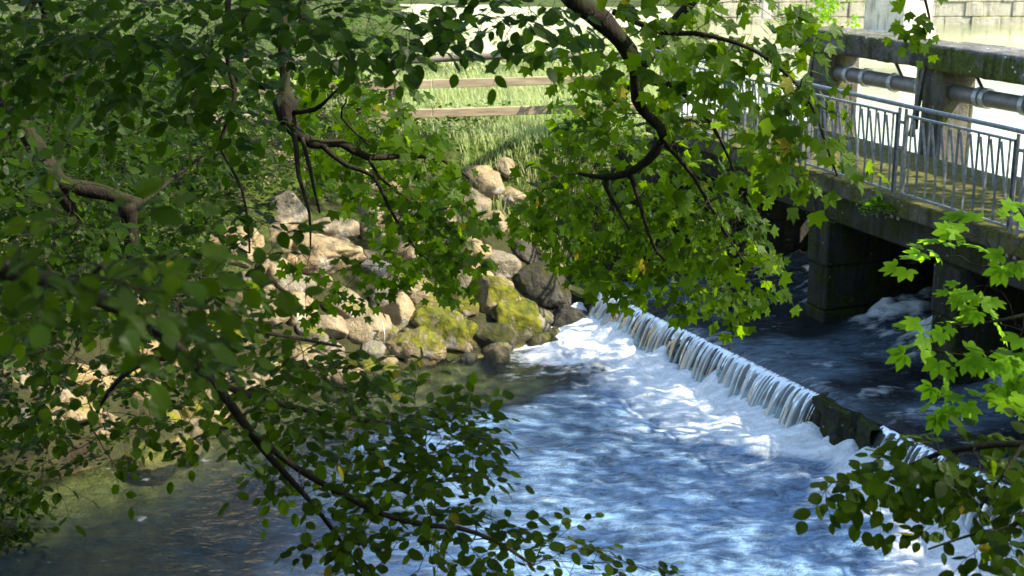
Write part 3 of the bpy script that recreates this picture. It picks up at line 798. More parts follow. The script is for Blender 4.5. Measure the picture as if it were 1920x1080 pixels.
# ------------------------------------------------------------------ leaves and growth
def leaf_ovate(fold=.16, wid=.33):
    t = np.array([0, .1, .28, .5, .72, .9, 1.0]); w = np.array([0, .50, .90, 1.0, .82, .40, 0])*wid
    V = []; 
    for x in t: V.append((x, 0, -.10*x*x))
    for sg in (1, -1):
        for x, y in zip(t[1:-1], w[1:-1]): V.append((x-.03, sg*y, fold*y-.10*x*x+.02*math.sin(x*9)))
    Q = []; T = []
    for b, o in ((7, 0), (12, 1)):
        f = [[0, 1, b]] if not o else [[0, b, 1]]; T += f
        for i in range(4):
            q = [1+i, 2+i, b+i+1, b+i]; Q.append(q if not o else q[::-1])
        T.append([5, 6, b+4] if not o else [5, b+4, 6])
    return np.array(V), np.array(Q), np.array(T)
def leaf_maple():
    pts = []
    lob = [(0, 1.0), (46, .90), (98, .58)]
    out = [(0, 1.0), (7, .80), (13, .76), (17, .66), (23, .58), (33, .68), (38, .78), (46, .92), (54, .74), (62, .60), (70, .52), (84, .54), (98, .60), (112, .42), (135, .26), (160, .16)]
    a = [(-t, r) for t, r in reversed(out[1:])]+out
    V = [(0.10, 0, 0)]
    for t, r in a:
        x, y = r*math.cos(R(t)), r*math.sin(R(t)); V.append((x*.98, y, -.10*r*r+.07*abs(math.sin(R(t*3.6)))*r))
    n = len(a); T = [[0, 1+i, 2+i] for i in range(n-1)]+[[0, n, 1]]
    b = len(V); V += [(-.55, .010, .06), (-.55, -.010, .06), (.08, .012, .0), (.08, -.012, .0)]
    return np.array(V), np.array([[b, b+1, b+3, b+2]]), np.array(T)
def leaf_palm():
    V0, Q0, T0 = leaf_ovate(.14, .24); VV = []; QQ = []; TT = []; n = 0
    for a_, s in ((0, 1), (40, .92), (-40, .92), (84, .66), (-84, .66)):
        c, d = math.cos(R(a_)), math.sin(R(a_)); X = V0.copy(); X[:, 0] += .06
        X = X*s; Y = X.copy(); Y[:, 0] = X[:, 0]*c-X[:, 1]*d; Y[:, 1] = X[:, 0]*d+X[:, 1]*c; Y[:, 2] -= .12*(Y[:, 0]**2+Y[:, 1]**2)
        VV.append(Y); QQ.append(Q0+n); TT.append(T0+n); n += len(Y)
    return np.vstack(VV), np.vstack(QQ), np.vstack(TT)
def leaf_small():
    V = np.array([(0, 0, 0), (.35, .26, .05), (.35, -.26, .05), (.75, .2, .0), (.75, -.2, .0), (1, 0, -.1), (.5, 0, -.02)])
    return V, np.zeros((0, 4), int), np.array([[0, 6, 1], [0, 2, 6], [1, 6, 3], [6, 2, 4], [3, 6, 5], [6, 4, 5]])
LEAF = dict(ovate=leaf_ovate(), maple=leaf_maple(), palm=leaf_palm(), small=leaf_small())
class Leaves:
    def __init__(s): s.p = []; s.a = []; s.n = []; s.s = []
    def add(s, p, a, n, sz): s.p.append(p); s.a.append(a); s.n.append(n); s.s.append(sz)
    def build(s, kind, name, mat, parent, r):
        p = np.array(s.p); a = unit(np.array(s.a)); n = np.array(s.n); sz = np.array(s.s)
        b = unit(np.cross(n, a)); c = np.cross(a, b)
        V, Q, T = LEAF[kind]; k = len(V); N = len(p)
        wob = 1+.12*r.normal(size=(N, 1, 1))
        curl = r.uniform(-.2, 1.4, (N, 1, 1))
        X = p[:, None]+sz[:, None, None]*(a[:, None]*V[None, :, :1]+b[:, None]*V[None, :, 1:2]*wob+c[:, None]*V[None, :, 2:]*curl)
        ac = Acc(); off = (np.arange(N)*k)[:, None, None]
        ti = np.repeat(r.uniform(0, 1, N), k)
        ac.add(X.reshape(-1, 3), (Q[None]+off).reshape(-1, 4) if len(Q) else None, (T[None]+off).reshape(-1, 3) if len(T) else None, ti)
        return ac.build(name, mat, parent, False, 'tint')
def spline(pts, step=.12):
    P = np.array(pts, float); n = len(P)
    E = np.vstack([2*P[0]-P[1], P, 2*P[-1]-P[-2]]); out = []
    for i in range(n-1):
        p0, p1, p2, p3 = E[i:i+4]; m = max(2, int(np.linalg.norm((p2-p1)[:3])/step))
        for t in np.arange(m)/m:
            out.append(.5*((2*p1)+(-p0+p2)*t+(2*p0-5*p1+4*p2-p3)*t*t+(-p0+3*p1-3*p2+p3)*t**3))
    out.append(P[-1]); return np.array(out)
def limb(pts, radii):
    """pts: (px,py,depth) read off the photo or ('w',x,y,z); returns smooth path and radii"""
    Q = []
    for p, r in zip(pts, radii):
        q = np.array(p[1:], float) if p[0] == 'w' else W(*p)
        Q.append(np.append(q, r))
    S = spline(Q); return S[:, :3], np.maximum(S[:, 3], .002)
def region(poly, n, d0, d1, seed, mind=12, k=1.0):
    r = np.random.default_rng(seed); P = np.array(poly, float); out = []; pix = []
    tries = 0
    while len(out) < n and tries < n*30:
        tries += 1
        m = 60
        x = r.uniform(P[:, 0].min(), P[:, 0].max(), m); y = r.uniform(P[:, 1].min(), P[:, 1].max(), m)
        ok = sdist(np.stack([x, y], -1), P) > 0
        for X, Y in zip(x[ok], y[ok]):
            if pix and (np.hypot(np.array(pix)[:, 0]-X, np.array(pix)[:, 1]-Y) < mind).any(): continue
            pix.append((X, Y)); out.append(np.append(W(X, Y, r.uniform(d0, d1)), k))
            if len(out) >= n: break
    return out
def blob(c, rad, n, seed, shell=.45):
    r = np.random.default_rng(seed); v = unit(r.normal(size=(n, 3))); k = r.uniform(shell, 1, (n, 1))
    k = k*(1+.35*(np.array([mnoise.noise(Vector(q*2.2+seed)) for q in v])[:, None]))
    X = np.array(c)+v*k*np.array(rad)
    return list(np.hstack([X, np.ones((n, 1))]))
def grow(root, limbs, targets, kind, mat, size, seed, spray=.30, side=2, nl=5, droop=.25, face=None, twig=.0035, jitter=.25, barkm='bark', bname='branch', limbk=9, fname='foliage', tmat='twig', gap=1.0):
    r = np.random.default_rng(seed)
    N = []; 
    for p, rad in limbs:
        N.append(p)
    nodes = np.vstack(N); nrad = np.concatenate([l[1] for l in limbs])
    tg = np.array(targets)
    d0 = np.array([np.min(((nodes-t[:3])**2).sum(1)) for t in tg]); tg = tg[np.argsort(d0)]; tk = tg[:, 3]; tg = tg[:, :3]
    cap = len(nodes)+len(tg)*14; buf = np.zeros((cap, 3)); rb = np.zeros(cap); m = len(nodes); buf[:m] = nodes; rb[:m] = nrad
    tw = Acc(); L = Leaves()
    wood = Acc()
    for p, rad in limbs:
        k = limbk if rad.max() > .02 else 6
        jit = 1+.10*np.sin(np.arange(len(p))*1.7)*(rad > .02)
        wood.tube(p, rad*jit, k)
    def leaves_along(pts, kz, nrm):
        n = len(pts); 
        acc_d = 0; sg = 1 if r.random() < .5 else -1
        for i in range(1, n):
            t = unit(pts[i]-pts[i-1]); sid = unit(np.cross(nrm, t))
            ang = R(r.uniform(38, 68)); last = i == n-1
            if last: ang = R(r.uniform(-15, 15))
            sides = (sg,) if kind in ('ovate', 'small') else (1, -1)
            if last: sides = (sg,)
            for q in sides:
                ax = t*math.cos(ang)+sid*q*math.sin(ang)+np.array([0, 0, -droop*r.uniform(.3, 1.5)])+r.normal(size=3)*.12
                nn = nrm+r.normal(size=3)*jitter
                if kind == 'ovate' or kind == 'small': pp = pts[i]
                else: pp = pts[i]+unit(ax)*size*kz*.5
                L.add(pp, ax, nn, size*kz*r.uniform(.62, 1.12))
            sg = -sg
    for t, kz in zip(tg, tk):
        dd = ((buf[:m]-t)**2).sum(1); j = int(np.argmin(dd)); q = buf[j]; dist = math.sqrt(dd[j])
        n = max(3, min(12, int(dist/.09)+2)); u = np.linspace(0, 1, n)[:, None]
        mid = (q+t)/2+r.normal(size=3)*dist*.10+np.array([0, 0, .10*dist])
        pts = q*(1-u)**2+2*mid*u*(1-u)+t*u**2
        pts[1:] += r.normal(size=(n-1, 3))*min(.012, dist*.03)
        r0 = min(rb[j]*.75, twig+.006*dist); rad = np.linspace(r0, twig*.45, n)
        tw.tube(pts, rad, 5 if r0 > .006 else 4, False)
        buf[m:m+n-1] = pts[1:]; rb[m:m+n-1] = rad[1:]; m += n-1
        if r.random() > gap: continue
        td = unit(pts[-1]-pts[-2]) if dist > .03 else unit(r.normal(size=3))
        up = np.array([0, 0, 1.0]) if face is None else np.array(face, float)
        nrm = unit(up+r.normal(size=3)*.25); td = unit(td-.6*nrm*(td@nrm))
        for k in range(side+1):
            an = R((0, 48, -48, 85, -85)[k]+r.uniform(-12, 12))
            dr = unit(td*math.cos(an)+np.cross(nrm, td)*math.sin(an)+np.array([0, 0, -droop*.3]))
            ln = spray*kz*r.uniform(.6, 1.0)*(1 if k == 0 else .75); w = np.linspace(0, 1, nl+1)[:, None]
            sp_ = t+dr*ln*w+np.array([0, 0, -droop*.35])*ln*w**2+r.normal(size=(nl+1, 3))*ln*.02
            tw.tube(sp_, np.linspace(twig*.5, twig*.22, nl+1), 3, False)
            leaves_along(sp_, kz, nrm)
    wo = wood.build(bname, MAT[barkm], root, True)
    tw.build('twigs', MAT[tmat], root, True)
    L.build(kind, fname, MAT[mat], root, r)
    return len(L.p)
cnt = {}

# A: beech bough in the lower left, close to the camera
t = empty('beech_tree', 'beech whose long bough sweeps down across the lower left over the water', 'tree')
lA = [limb([('w', -4.6, 1.2, 3.0), ('w', -4.3, 1.5, 4.4), ('w', -3.0, 2.4, 5.0), (-150, 478, 3.0), (0, 508, 3.25), (100, 525, 3.4), (200, 568, 3.7), (280, 605, 3.95), (340, 660, 4.2), (400, 715, 4.45), (455, 790, 4.7), (500, 850, 4.9), (545, 900, 5.05), (590, 950, 5.15), (650, 1030, 5.3), (690, 1090, 5.4)],
            [.13, .11, .07, .023, .021, .020, .019, .019, .018, .0165, .015, .013, .011, .009, .007, .005]),
      limb([(470, 810, 4.75), (560, 880, 4.9), (640, 925, 5.0), (720, 965, 5.1), (800, 985, 5.2), (860, 990, 5.3), (930, 1015, 5.4), (1000, 1060, 5.45)], [.014, .013, .012, .0105, .010, .0095, .008, .005]),
      limb([(400, 715, 4.45), (480, 745, 4.8), (600, 775, 5.1), (700, 790, 5.3), (800, 800, 5.5)], [.014, .012, .010, .008, .005]),
      limb([(340, 660, 4.2), (250, 690, 4.7), (200, 740, 5.1), (170, 800, 5.5)], [.012, .010, .008, .005]),
      limb([(60, 518, 3.35), (130, 540, 2.9), (190, 500, 2.5)], [.009, .007, .004]),
      limb([(280, 605, 3.95), (380, 600, 4.3), (480, 620, 4.7), (640, 650, 5.2)], [.012, .009, .008, .005])]
A_main = [(0, 590), (120, 590), (250, 610), (420, 640), (600, 640), (740, 655), (700, 700), (830, 745), (920, 775), (930, 800), (880, 850), (950, 885), (900, 910), (850, 920), (950, 955), (980, 990), (1100, 1005), (1180, 1035), (1255, 1070), (1200, 1085), (800, 1085), (700, 1010), (560, 970), (480, 900), (400, 840), (250, 790), (180, 780), (0, 830)]
tA = region(A_main, 205, 4.5, 6.2, 1, 19)
tA += region([(480, 640), (760, 700), (900, 800), (860, 920), (680, 900), (500, 780)], 50, 4.6, 5.8, 2, 19)
tA += region([(820, 740), (920, 775), (930, 800), (880, 850), (940, 885), (900, 910), (840, 900)], 12, 5.0, 5.5, 7, 20)
tA += region([(0, 360), (200, 375), (250, 440), (330, 520), (300, 600), (150, 600), (0, 540)], 15, 2.1, 2.8, 3, 40)
tA += region([(560, 970), (700, 1010), (690, 1080), (600, 1080)], 8, 4.7, 5.2, 4, 22)
tA += region([(100, 520), (420, 480), (470, 620), (300, 640)], 26, 3.3, 4.4, 5, 24)
tA += region([(0, 810), (240, 790), (230, 870), (80, 930), (0, 950)], 18, 5.4, 6.6, 8, 20)
tA += region([(60, 480), (300, 555), (540, 800), (470, 850), (240, 650), (40, 560)], 14, 3.0, 4.0, 9, 24, .8)
tA += region([(380, 380), (560, 400), (540, 520), (420, 560)], 8, 4.6, 5.4, 6, 26)
lA2 = [limb([('w', -4.3, 1.5, 4.4), ('w', -4.0, 1.8, 7.0), ('w', -2.6, 2.6, 9.4)], [.11, .10, .05]), limb([('w', -4.0, 1.8, 7.0), ('w', -3.6, 4.0, 9.2), ('w', -3.0, 6.0, 10)], [.08, .05, .02]),
       limb([('w', -4.0, 1.8, 7.0), ('w', -1.0, 1.4, 9.6), ('w', .8, 1.6, 10)], [.07, .04, .02])]
grow(t, lA2, blob((-2.4, 3.0, 9.8), (4.2, 4.8, 2.0), 280, 19, .2), 'small', 'dark', .20, 18, .6, 2, 5, .25, face=(.2, -.2, 1), twig=.006, jitter=.5, bname='bough', fname='crown')  # unseen crown overhead, added to keep sky light off the boughs
cnt['A'] = grow(t, lA, tA, 'ovate', 'beech', .057, 11, .20, 1, 4, .22, face=(.05, -.28, 1), twig=.0030)

# B: dark beech leaves across the top and the thin hanging twigs
t = empty('beech_tree', 'dark beech with thin bare twigs hanging down in front of the left bank', 'tree')
lB = [limb([('w', -5.0, 3.4, 3.4), ('w', -4.7, 3.7, 6.0), ('w', -3.6, 4.6, 7.6), ('w', -2.2, 5.2, 6.9), (250, -160, 5.4), (425, -140, 5.3)], [.13, .12, .07, .04, .03, .022]),
      limb([(425, -140, 5.3), (428, 0, 5.2), (424, 80, 5.2), (430, 130, 5.2), (440, 170, 5.2), (436, 200, 5.2), (414, 265, 5.2), (425, 300, 5.2), (452, 350, 5.2), (465, 420, 5.2), (468, 475, 5.2)], [.016, .012, .011, .010, .009, .009, .008, .007, .006, .005, .004]),
      limb([(425, -140, 5.3), (600, -110, 5.0), (800, -90, 4.8), (1000, -80, 4.8)], [.02, .016, .012, .008]),
      limb([(570, -60, 5.2), (565, 30, 5.2), (552, 90, 5.2)], [.007, .006, .004]),
      limb([(424, 78, 5.2), (395, 115, 5.2), (360, 170, 5.2)], [.006, .005, .004]),
      limb([(250, -160, 5.4), (100, -120, 5.4), (-40, -60, 5.2)], [.02, .014, .01])]
tB = region([(0, 0), (1080, 0), (1050, 50), (990, 80), (880, 66), (820, 95), (740, 80), (640, 110), (520, 110), (300, 100), (0, 110)], 128, 4.4, 6.0, 21, 20)
tB += region([(0, 60), (380, 60), (420, 170), (300, 220), (0, 180)], 40, 4.8, 6.4, 22, 19)
tB += region([(395, 350), (540, 380), (530, 480), (430, 510), (350, 430)], 9, 5.0, 5.5, 23, 30)
tB += region([(340, 180), (480, 160), (500, 230), (420, 260)], 8, 4.9, 6.4, 24, 26)
lB2 = [limb([('w', -4.7, 3.7, 6.0), ('w', -4.2, 5.5, 7.6), ('w', -2.6, 8.2, 8.6)], [.11, .08, .03]), limb([('w', -4.2, 5.5, 7.6), ('w', -1.6, 7.2, 8.6), ('w', 0, 8.0, 8.8)], [.06, .04, .015])]
grow(t, lB2, blob((-2.2, 8.3, 8.9), (3.3, 3.2, 1.5), 170, 29, .2), 'small', 'dark', .18, 28, .6, 2, 5, .25, face=(.2, -.2, 1), twig=.006, jitter=.5, bname='bough', fname='crown')  # unseen crown, added to shade the alder limb and left maple
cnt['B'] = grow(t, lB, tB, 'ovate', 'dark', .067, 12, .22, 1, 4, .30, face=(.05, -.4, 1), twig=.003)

# C: maple limb left of centre with the knob
t = empty('maple_tree', 'maple with a dark knobbed broken limb hanging in front of the rocks', 'tree')
lC = [limb([('w', -4.2, 3.6, 3.2), ('w', -4.0, 4.0, 7.0), ('w', -2.9, 5.4, 8.4), ('w', -1.7, 6.4, 7.4), (500, -250, 6.9), (528, -60, 7.0), (531, 70, 7.0), (535, 165, 7.0), (535, 192, 7.0), (537, 218, 7.0), (552, 245, 7.0), (575, 262, 7.05), (600, 270, 7.1), (640, 268, 7.15), (690, 295, 7.2), (760, 292, 7.3), (830, 300, 7.4), (880, 335, 7.5)],
            [.15, .13, .085, .06, .045, .034, .030, .028, .062, .050, .032, .030, .026, .022, .018, .013, .010, .007]),
      limb([(548, 240, 7.0), (556, 280, 6.95), (560, 330, 6.95), (580, 400, 6.95), (582, 470, 6.95)], [.017, .015, .012, .008, .004]),
      limb([(566, 258, 7.0), (580, 310, 7.0), (590, 360, 7.0), (600, 400, 7.0)], [.013, .011, .008, .005]),
      limb([(600, 270, 7.1), (650, 310, 7.0), (700, 330, 7.0), (730, 390, 7.0), (760, 440, 7.0), (790, 480, 7.0)], [.016, .014, .011, .009, .007, .004]),
      limb([(540, 212, 7.0), (590, 205, 6.9), (615, 185, 6.8), (640, 160, 6.7)], [.014, .012, .008, .005]),
      limb([(690, 295, 7.2), (720, 340, 7.2), (800, 400, 7.2), (850, 440, 7.2)], [.010, .008, .006, .004]),
      limb([(690, 270, 7.2), (640, 220, 7.0), (650, 190, 6.9)], [.006, .006, .004])]
tC = region([(560, 150), (740, 160), (790, 225), (840, 310), (880, 430), (850, 490), (830, 520), (800, 510), (740, 460), (700, 380), (640, 320), (560, 290)], 112, 6.95, 8.4, 31, 15, .9)
tC += region([(690, 400), (900, 380), (900, 470), (840, 545), (740, 500)], 24, 6.6, 7.4, 32, 20, .8)
tC += region([(540, 480), (740, 480), (700, 560), (600, 600), (530, 560)], 14, 6.7, 7.2, 33, 24, .7)
cnt['C'] = grow(t, lC, tC, 'maple', 'maple', .068, 13, .17, 1, 2, .5, face=(.25, -.75, .65), twig=.003, jitter=.45)

# D: maple limb right of centre, the main hanging mass
t = empty('maple_tree', 'large maple with sunlit lobed leaves hanging between the fence and the bridge', 'tree')
lD = [limb([('w', 4.3, 2.6, 3.2), ('w', 4.0, 2.9, 6.6), ('w', 2.9, 4.2, 8.0), ('w', 1.5, 5.6, 7.4), (1010, -230, 6.3), (1060, -20, 6.4), (1110, 22, 6.5), (1150, 60, 6.55), (1178, 95, 6.6), (1192, 135, 6.6), (1196, 185, 6.65), (1212, 215, 6.7), (1240, 240, 6.7), (1238, 268, 6.7), (1215, 300, 6.75), (1175, 325, 6.8), (1130, 332, 6.85), (1085, 325, 7.0)],
            [.16, .14, .10, .075, .06, .052, .050, .046, .040, .034, .030, .026, .024, .024, .022, .020, .015, .008]),
      limb([(1192, 132, 6.6), (1222, 152, 6.6), (1255, 158, 6.6)], [.022, .02, .014]),
      limb([(1255, 158, 6.6), (1310, 200, 6.7), (1350, 260, 6.8), (1380, 330, 6.9)], [.012, .010, .008, .005]),
      limb([(1180, 325, 6.8), (1190, 350, 6.8), (1205, 400, 6.8), (1230, 470, 6.9), (1290, 530, 7.0)], [.013, .012, .010, .008, .004]),
      limb([(1140, 332, 6.85), (1135, 350, 6.85), (1155, 385, 6.9), (1180, 430, 6.9)], [.012, .011, .009, .005]),
      limb([(1240, 262, 6.7), (1300, 330, 6.9), (1350, 420, 7.1), (1400, 500, 7.2)], [.012, .010, .008, .004]),
      limb([(1150, 22, 6.4), (1240, 60, 6.3), (1300, 62, 6.2), (1380, 80, 6.1), (1440, 110, 6.1), (1500, 165, 6.1), (1530, 215, 6.1), (1548, 268, 6.1), (1570, 330, 6.1)], [.016, .014, .012, .010, .009, .008, .0075, .007, .004]),
      limb([(1548, 268, 6.1), (1600, 258, 6.1)], [.006, .004]),
      limb([(1440, -300, 6.0), (1560, -200, 5.9), (1680, -100, 5.9), (1735, 0, 5.9), (1745, 60, 5.9)], [.02, .014, .010, .007, .004]),
      limb([('w', 1.5, 5.6, 7.4), (1240, -330, 6.0), (1440, -300, 6.0)], [.05, .03, .02])]
D1 = [(1060, 240), (1080, 200), (1130, 160), (1240, 180), (1300, 120), (1440, 150), (1420, 240), (1400, 330), (1430, 420), (1460, 540), (1400, 570), (1330, 570), (1260, 550), (1200, 540), (1100, 500), (1030, 470), (990, 430), (1000, 340)]
tD = region(D1, 195, 6.65, 8.6, 41, 16, .95)
tD += region([(1000, 345), (1130, 340), (1420, 360), (1450, 540), (1300, 570), (1200, 530), (1060, 480), (985, 430)], 135, 6.8, 7.8, 42, 14, .66)
tD += region([(1060, 0), (1420, 0), (1500, 60), (1550, 110), (1540, 180), (1440, 170), (1300, 130), (1180, 110)], 46, 5.7, 6.9, 43, 22, 1.1)
tD += region([(1430, 160), (1550, 190), (1600, 240), (1600, 300), (1580, 345), (1500, 360), (1450, 310), (1420, 240)], 24, 5.8, 6.5, 44, 20, .95)
tD += region([(1700, -10), (1750, -10), (1735, 40), (1715, 60), (1690, 60)], 5, 5.8, 6.0, 45, 12, .8)
tD += region([(990, 70), (1060, 40), (1150, 110), (1080, 150), (1020, 140)], 7, 5.9, 6.8, 46, 24)
cnt['D'] = grow(t, lD, tD, 'maple', 'maple', .066, 14, .17, 1, 2, .5, face=(.25, -.7, .7), twig=.003, jitter=.45)

# E: crooked limb of an alder at the far left
t = empty('alder_tree', 'alder with a thick crooked mossy limb bent over at the far left', 'tree')
lE = [limb([('w', -7.6, 10.3, .9), ('w', -7.2, 10.0, 4.2), ('w', -5.4, 9.5, 5.6), (-130, 10, 9.3), (-20, 130, 9.1), (30, 215, 9.0), (70, 280, 9.0), (108, 340, 9.0), (150, 352, 9.05), (200, 362, 9.1), (262, 384, 9.2)], [.22, .19, .14, .085, .070, .066, .064, .062, .052, .050, .042]),
      limb([(238, 378, 9.15), (242, 410, 9.2), (246, 450, 9.25), (248, 500, 9.3)], [.06, .055, .046, .03]),
      limb([(108, 340, 9.0), (130, 385, 9.1), (150, 420, 9.2)], [.06, .045, .02]),
      limb([(30, 215, 9.0), (120, 150, 9.5), (260, 110, 10), (400, 120, 10.5)], [.03, .024, .016, .008]),
      limb([(262, 384, 9.2), (330, 330, 9.6), (420, 260, 10)], [.02, .015, .008]),
      limb([('w', -5.4, 9.5, 5.6), (60, -60, 10), (300, 10, 10.5)], [.05, .03, .015])]
tE = region([(0, 90), (520, 110), (540, 200), (420, 300), (380, 420), (280, 520), (0, 540)], 330, 9.2, 12.5, 51, 12)
tE += region([(0, 150), (120, 200), (300, 370), (260, 480), (100, 430), (0, 330)], 26, 7.6, 8.6, 54, 22)
tE += region([(0, 40), (620, 60), (560, 300), (400, 330), (330, 500), (0, 540)], 200, 11.5, 15, 53, 13, 1.1)
tE += region([(0, 560), (260, 500), (330, 640), (200, 760), (0, 800)], 42, 8.5, 11, 52, 16)
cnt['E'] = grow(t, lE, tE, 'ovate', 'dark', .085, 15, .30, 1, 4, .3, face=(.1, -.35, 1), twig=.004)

# F: bough at the lower right
t = empty('hornbeam', 'hornbeam bough with dark oval leaves reaching in at the lower right', 'tree')
lF = [limb([('w', 3.4, 2.6, 2.4), ('w', 3.2, 3.0, 3.6), ('w', 2.6, 3.9, 4.2), (2060, 850, 4.5), (1920, 832, 4.6), (1830, 838, 4.65), (1760, 850, 4.7), (1690, 880, 4.75), (1620, 893, 4.8), (1560, 905, 4.8)], [.06, .05, .03, .016, .012, .011, .009, .007, .005, .003]),
      limb([(2060, 850, 4.5), (1960, 940, 4.4), (1900, 985, 4.4), (1830, 1000, 4.4), (1740, 1030, 4.4)], [.012, .010, .008, .005, .003]),
      limb([(1920, 832, 4.6), (1880, 890, 4.5), (1840, 950, 4.5)], [.008, .006, .004])]
tF = region([(1545, 915), (1640, 885), (1700, 860), (1690, 910), (1640, 925), (1560, 935)], 11, 4.6, 4.9, 61, 22)
tF += region([(1690, 850), (1760, 820), (1930, 800), (1930, 990), (1800, 945), (1720, 915)], 29, 4.4, 5.0, 63, 22)
tF += region([(1800, 985), (1860, 945), (1930, 920), (1930, 1070), (1850, 1070)], 12, 4.2, 4.7, 62, 22)
tF += region([(1700, 945), (1760, 935), (1770, 985), (1720, 990)], 3, 4.4, 4.7, 64, 16, .8)
cnt['F'] = grow(t, lF, tF, 'ovate', 'beech', .066, 16, .18, 1, 4, .25, face=(.0, -.55, 1), twig=.003)

# G: bright sprig at the right
t = empty('horse_chestnut', 'young tree with bright yellow green hand shaped leaves at the right edge', 'tree')
lG = [limb([('w', 4.4, 4.0, 1.5), ('w', 3.9, 4.6, 3.0), ('w', 3.0, 5.1, 4.1), (2040, 560, 5.1), (1960, 580, 5.1), (1880, 600, 5.1), (1800, 610, 5.1), (1760, 600, 5.1)], [.05, .04, .025, .012, .009, .006, .004, .003]),
      limb([(2040, 560, 5.1), (1990, 500, 5.0), (1920, 490, 5.0), (1840, 500, 4.95), (1800, 480, 4.9)], [.010, .008, .006, .004, .003]),
      limb([(2040, 560, 5.1), (1980, 650, 5.2), (1900, 670, 5.2), (1800, 665, 5.2), (1740, 655, 5.2)], [.010, .008, .006, .004, .003]),
      limb([(1990, 500, 5.0), (1930, 420, 4.9), (1910, 390, 4.9)], [.006, .004, .003])]
tG = []
for q in [(1790, 450), (1825, 440), (1755, 465), (1722, 492), (1840, 435), (1895, 430), (1910, 465), (1890, 500), (1915, 530), (1905, 400), (1820, 540), (1850, 535), (1750, 598), (1775, 585), (1805, 602), (1830, 590), (1860, 598), (1880, 610), (1735, 610), (1720, 660), (1755, 650), (1790, 655), (1830, 640), (1850, 660), (1885, 655), (1910, 640), (1900, 690), (1760, 700), (1790, 720), (1830, 710), (1870, 700), (1760, 735), (1910, 610), (1870, 725), (1910, 715), (1835, 745)]:
    tG.append(np.append(W(q[0], q[1], 4.9+.4*rng.random()), 1.0))
cnt['G'] = grow(t, lG, tG, 'palm', 'bright', .070, 17, .07, 0, 2, .15, face=(.12, -.42, 1), twig=.003, jitter=.15)

# shrubs and trees of the far left bank
def shrub(name, label, c, rad, n, seed, mat='shrub', kind='small', size=.085, gap=1.0, cat='shrub', group=None, bark='bark', spray=.3, trunk=None, side=2, nl=5):
    t = empty(name, label, cat, group); c = np.array(c, float); g = float(terrain(np.array([c[0]]), np.array([c[1]]))[0])-.1
    r = np.random.default_rng(seed); L = []
    base = np.array([c[0], c[1], g]) if trunk is None else np.array([trunk[0], trunk[1], float(terrain(np.array([trunk[0]]), np.array([trunk[1]]))[0])-.15])
    tr = max(rad)*(.05 if trunk is not None else .02)
    if trunk is not None:
        L.append(limb([('w', *base), ('w', *(base*.6+c*.4+np.array([.1, .1, 0]))), ('w', *c)], [tr, tr*.8, tr*.45]))
    for k in range(5):
        e = c+unit(r.normal(size=3)+np.array([0, 0, .3]))*np.array(rad)*.6
        s = base+np.array([r.normal()*.08, r.normal()*.08, 0]) if trunk is None else base*.35+c*.65
        L.append(limb([('w', *s), ('w', *((s+e)/2+r.normal(size=3)*.1)), ('w', *e)], [tr*.6, tr*.45, tr*.2]))
    return grow(t, L, blob(c, rad, n, seed), kind, mat, size, seed, spray, side, nl, .25, face=(.2, -.2, 1), twig=.004, jitter=.45, bname='trunk', fname='crown', barkm=bark, gap=gap)
SG = 'shrubs on the far left bank'
for k, (lab, c, rad, n) in enumerate([
    ('dense green shrub above the left end of the rock bank', (-3.9, 18.0, 2.5), (1.0, .9, .9), 95),
    ('tall pale green shrub behind the crooked alder limb', (-5.6, 18.6, 2.9), (1.2, 1.0, 1.3), 120),
    ('leafy bush hanging over the boulders at the far left', (-5.3, 15.2, 1.7), (1.2, .9, .9), 110),
    ('low bush between the alder limb and the boulders', (-3.7, 15.6, 1.75), (.7, .6, .55), 60),
    ('dense bush behind the crooked limb at mid height', (-4.8, 16.6, 2.4), (1.0, .8, 1.0), 110),
    ('bush next to the left end of the wooden fence', (-2.4, 19.9, 2.6), (.75, .6, .75), 70),
    ('dark bush at the waterline in the lower left corner', (-4.9, 11.7, .3), (.7, .6, .45), 80)]):
    cnt['S%d' % k] = shrub('shrub', lab, c, rad, n, 200+k, group=SG, mat='dark')  # dark leaf colour stands in for shade on this bank
for k, (lab, c, rad, n) in enumerate([
    ('sunny hedge bush behind the left end of the fence', (-3.0, 23.2, 2.7), (1.1, .9, 1.0), 90),
    ('big leafy bush in the gap between the two left background trees', (-6.3, 21.0, 3.0), (1.4, 1.2, 1.4), 130),
    ('tall bush at the far left edge behind the overhanging tree', (-8.6, 20.0, 3.2), (1.5, 1.2, 1.6), 130),
    ('bush in the distance above the fence left of the gravel path', (-3.4, 29.0, 3.0), (1.5, 1.2, 1.3), 90)]):
    cnt['Q%d' % k] = shrub('shrub', lab, c, rad, n, 270+k, group='bushes behind the far left bank', size=.10, mat=('shrub', 'dark', 'dark', 'shrub')[k])
for k, (x, y) in enumerate([(-1.3, 27.3), (.3, 26.9), (1.9, 27.6)]):
    cnt['P%d' % k] = shrub('weed', ('tall pale weed at the left of the gravel path edge', 'tall pale weed at the middle of the gravel path edge', 'tall pale weed at the right of the gravel path edge')[k], (x, y, 2.55), (.75, .4, .65), 60, 290+k, mat='blade', cat='plant', group='weeds in front of the gravel path', size=.10, bark='pale')
cnt['R'] = shrub('shrub', 'leafy green bush right of the fence behind the maple', (1.25, 20.4, 2.6), (.75, .6, .8), 75, 221, mat='bright')
cnt['dry'] = shrub('dry_bush', 'tangle of dry brown stems above the tan boulders', (-2.75, 18.2, 2.25), (.75, .6, .65), 60, 230, mat='dry', size=.05, gap=.5, spray=.35, bark='pale')
cnt['wallbush'] = shrub('shrub', 'yellow green bush growing on the far stone wall', tuple(Z(1525, 15, 2.6)), (.9, .6, .8), 40, 231, mat='bright', size=.16, spray=.4)
TG = 'trees behind the far left bank'
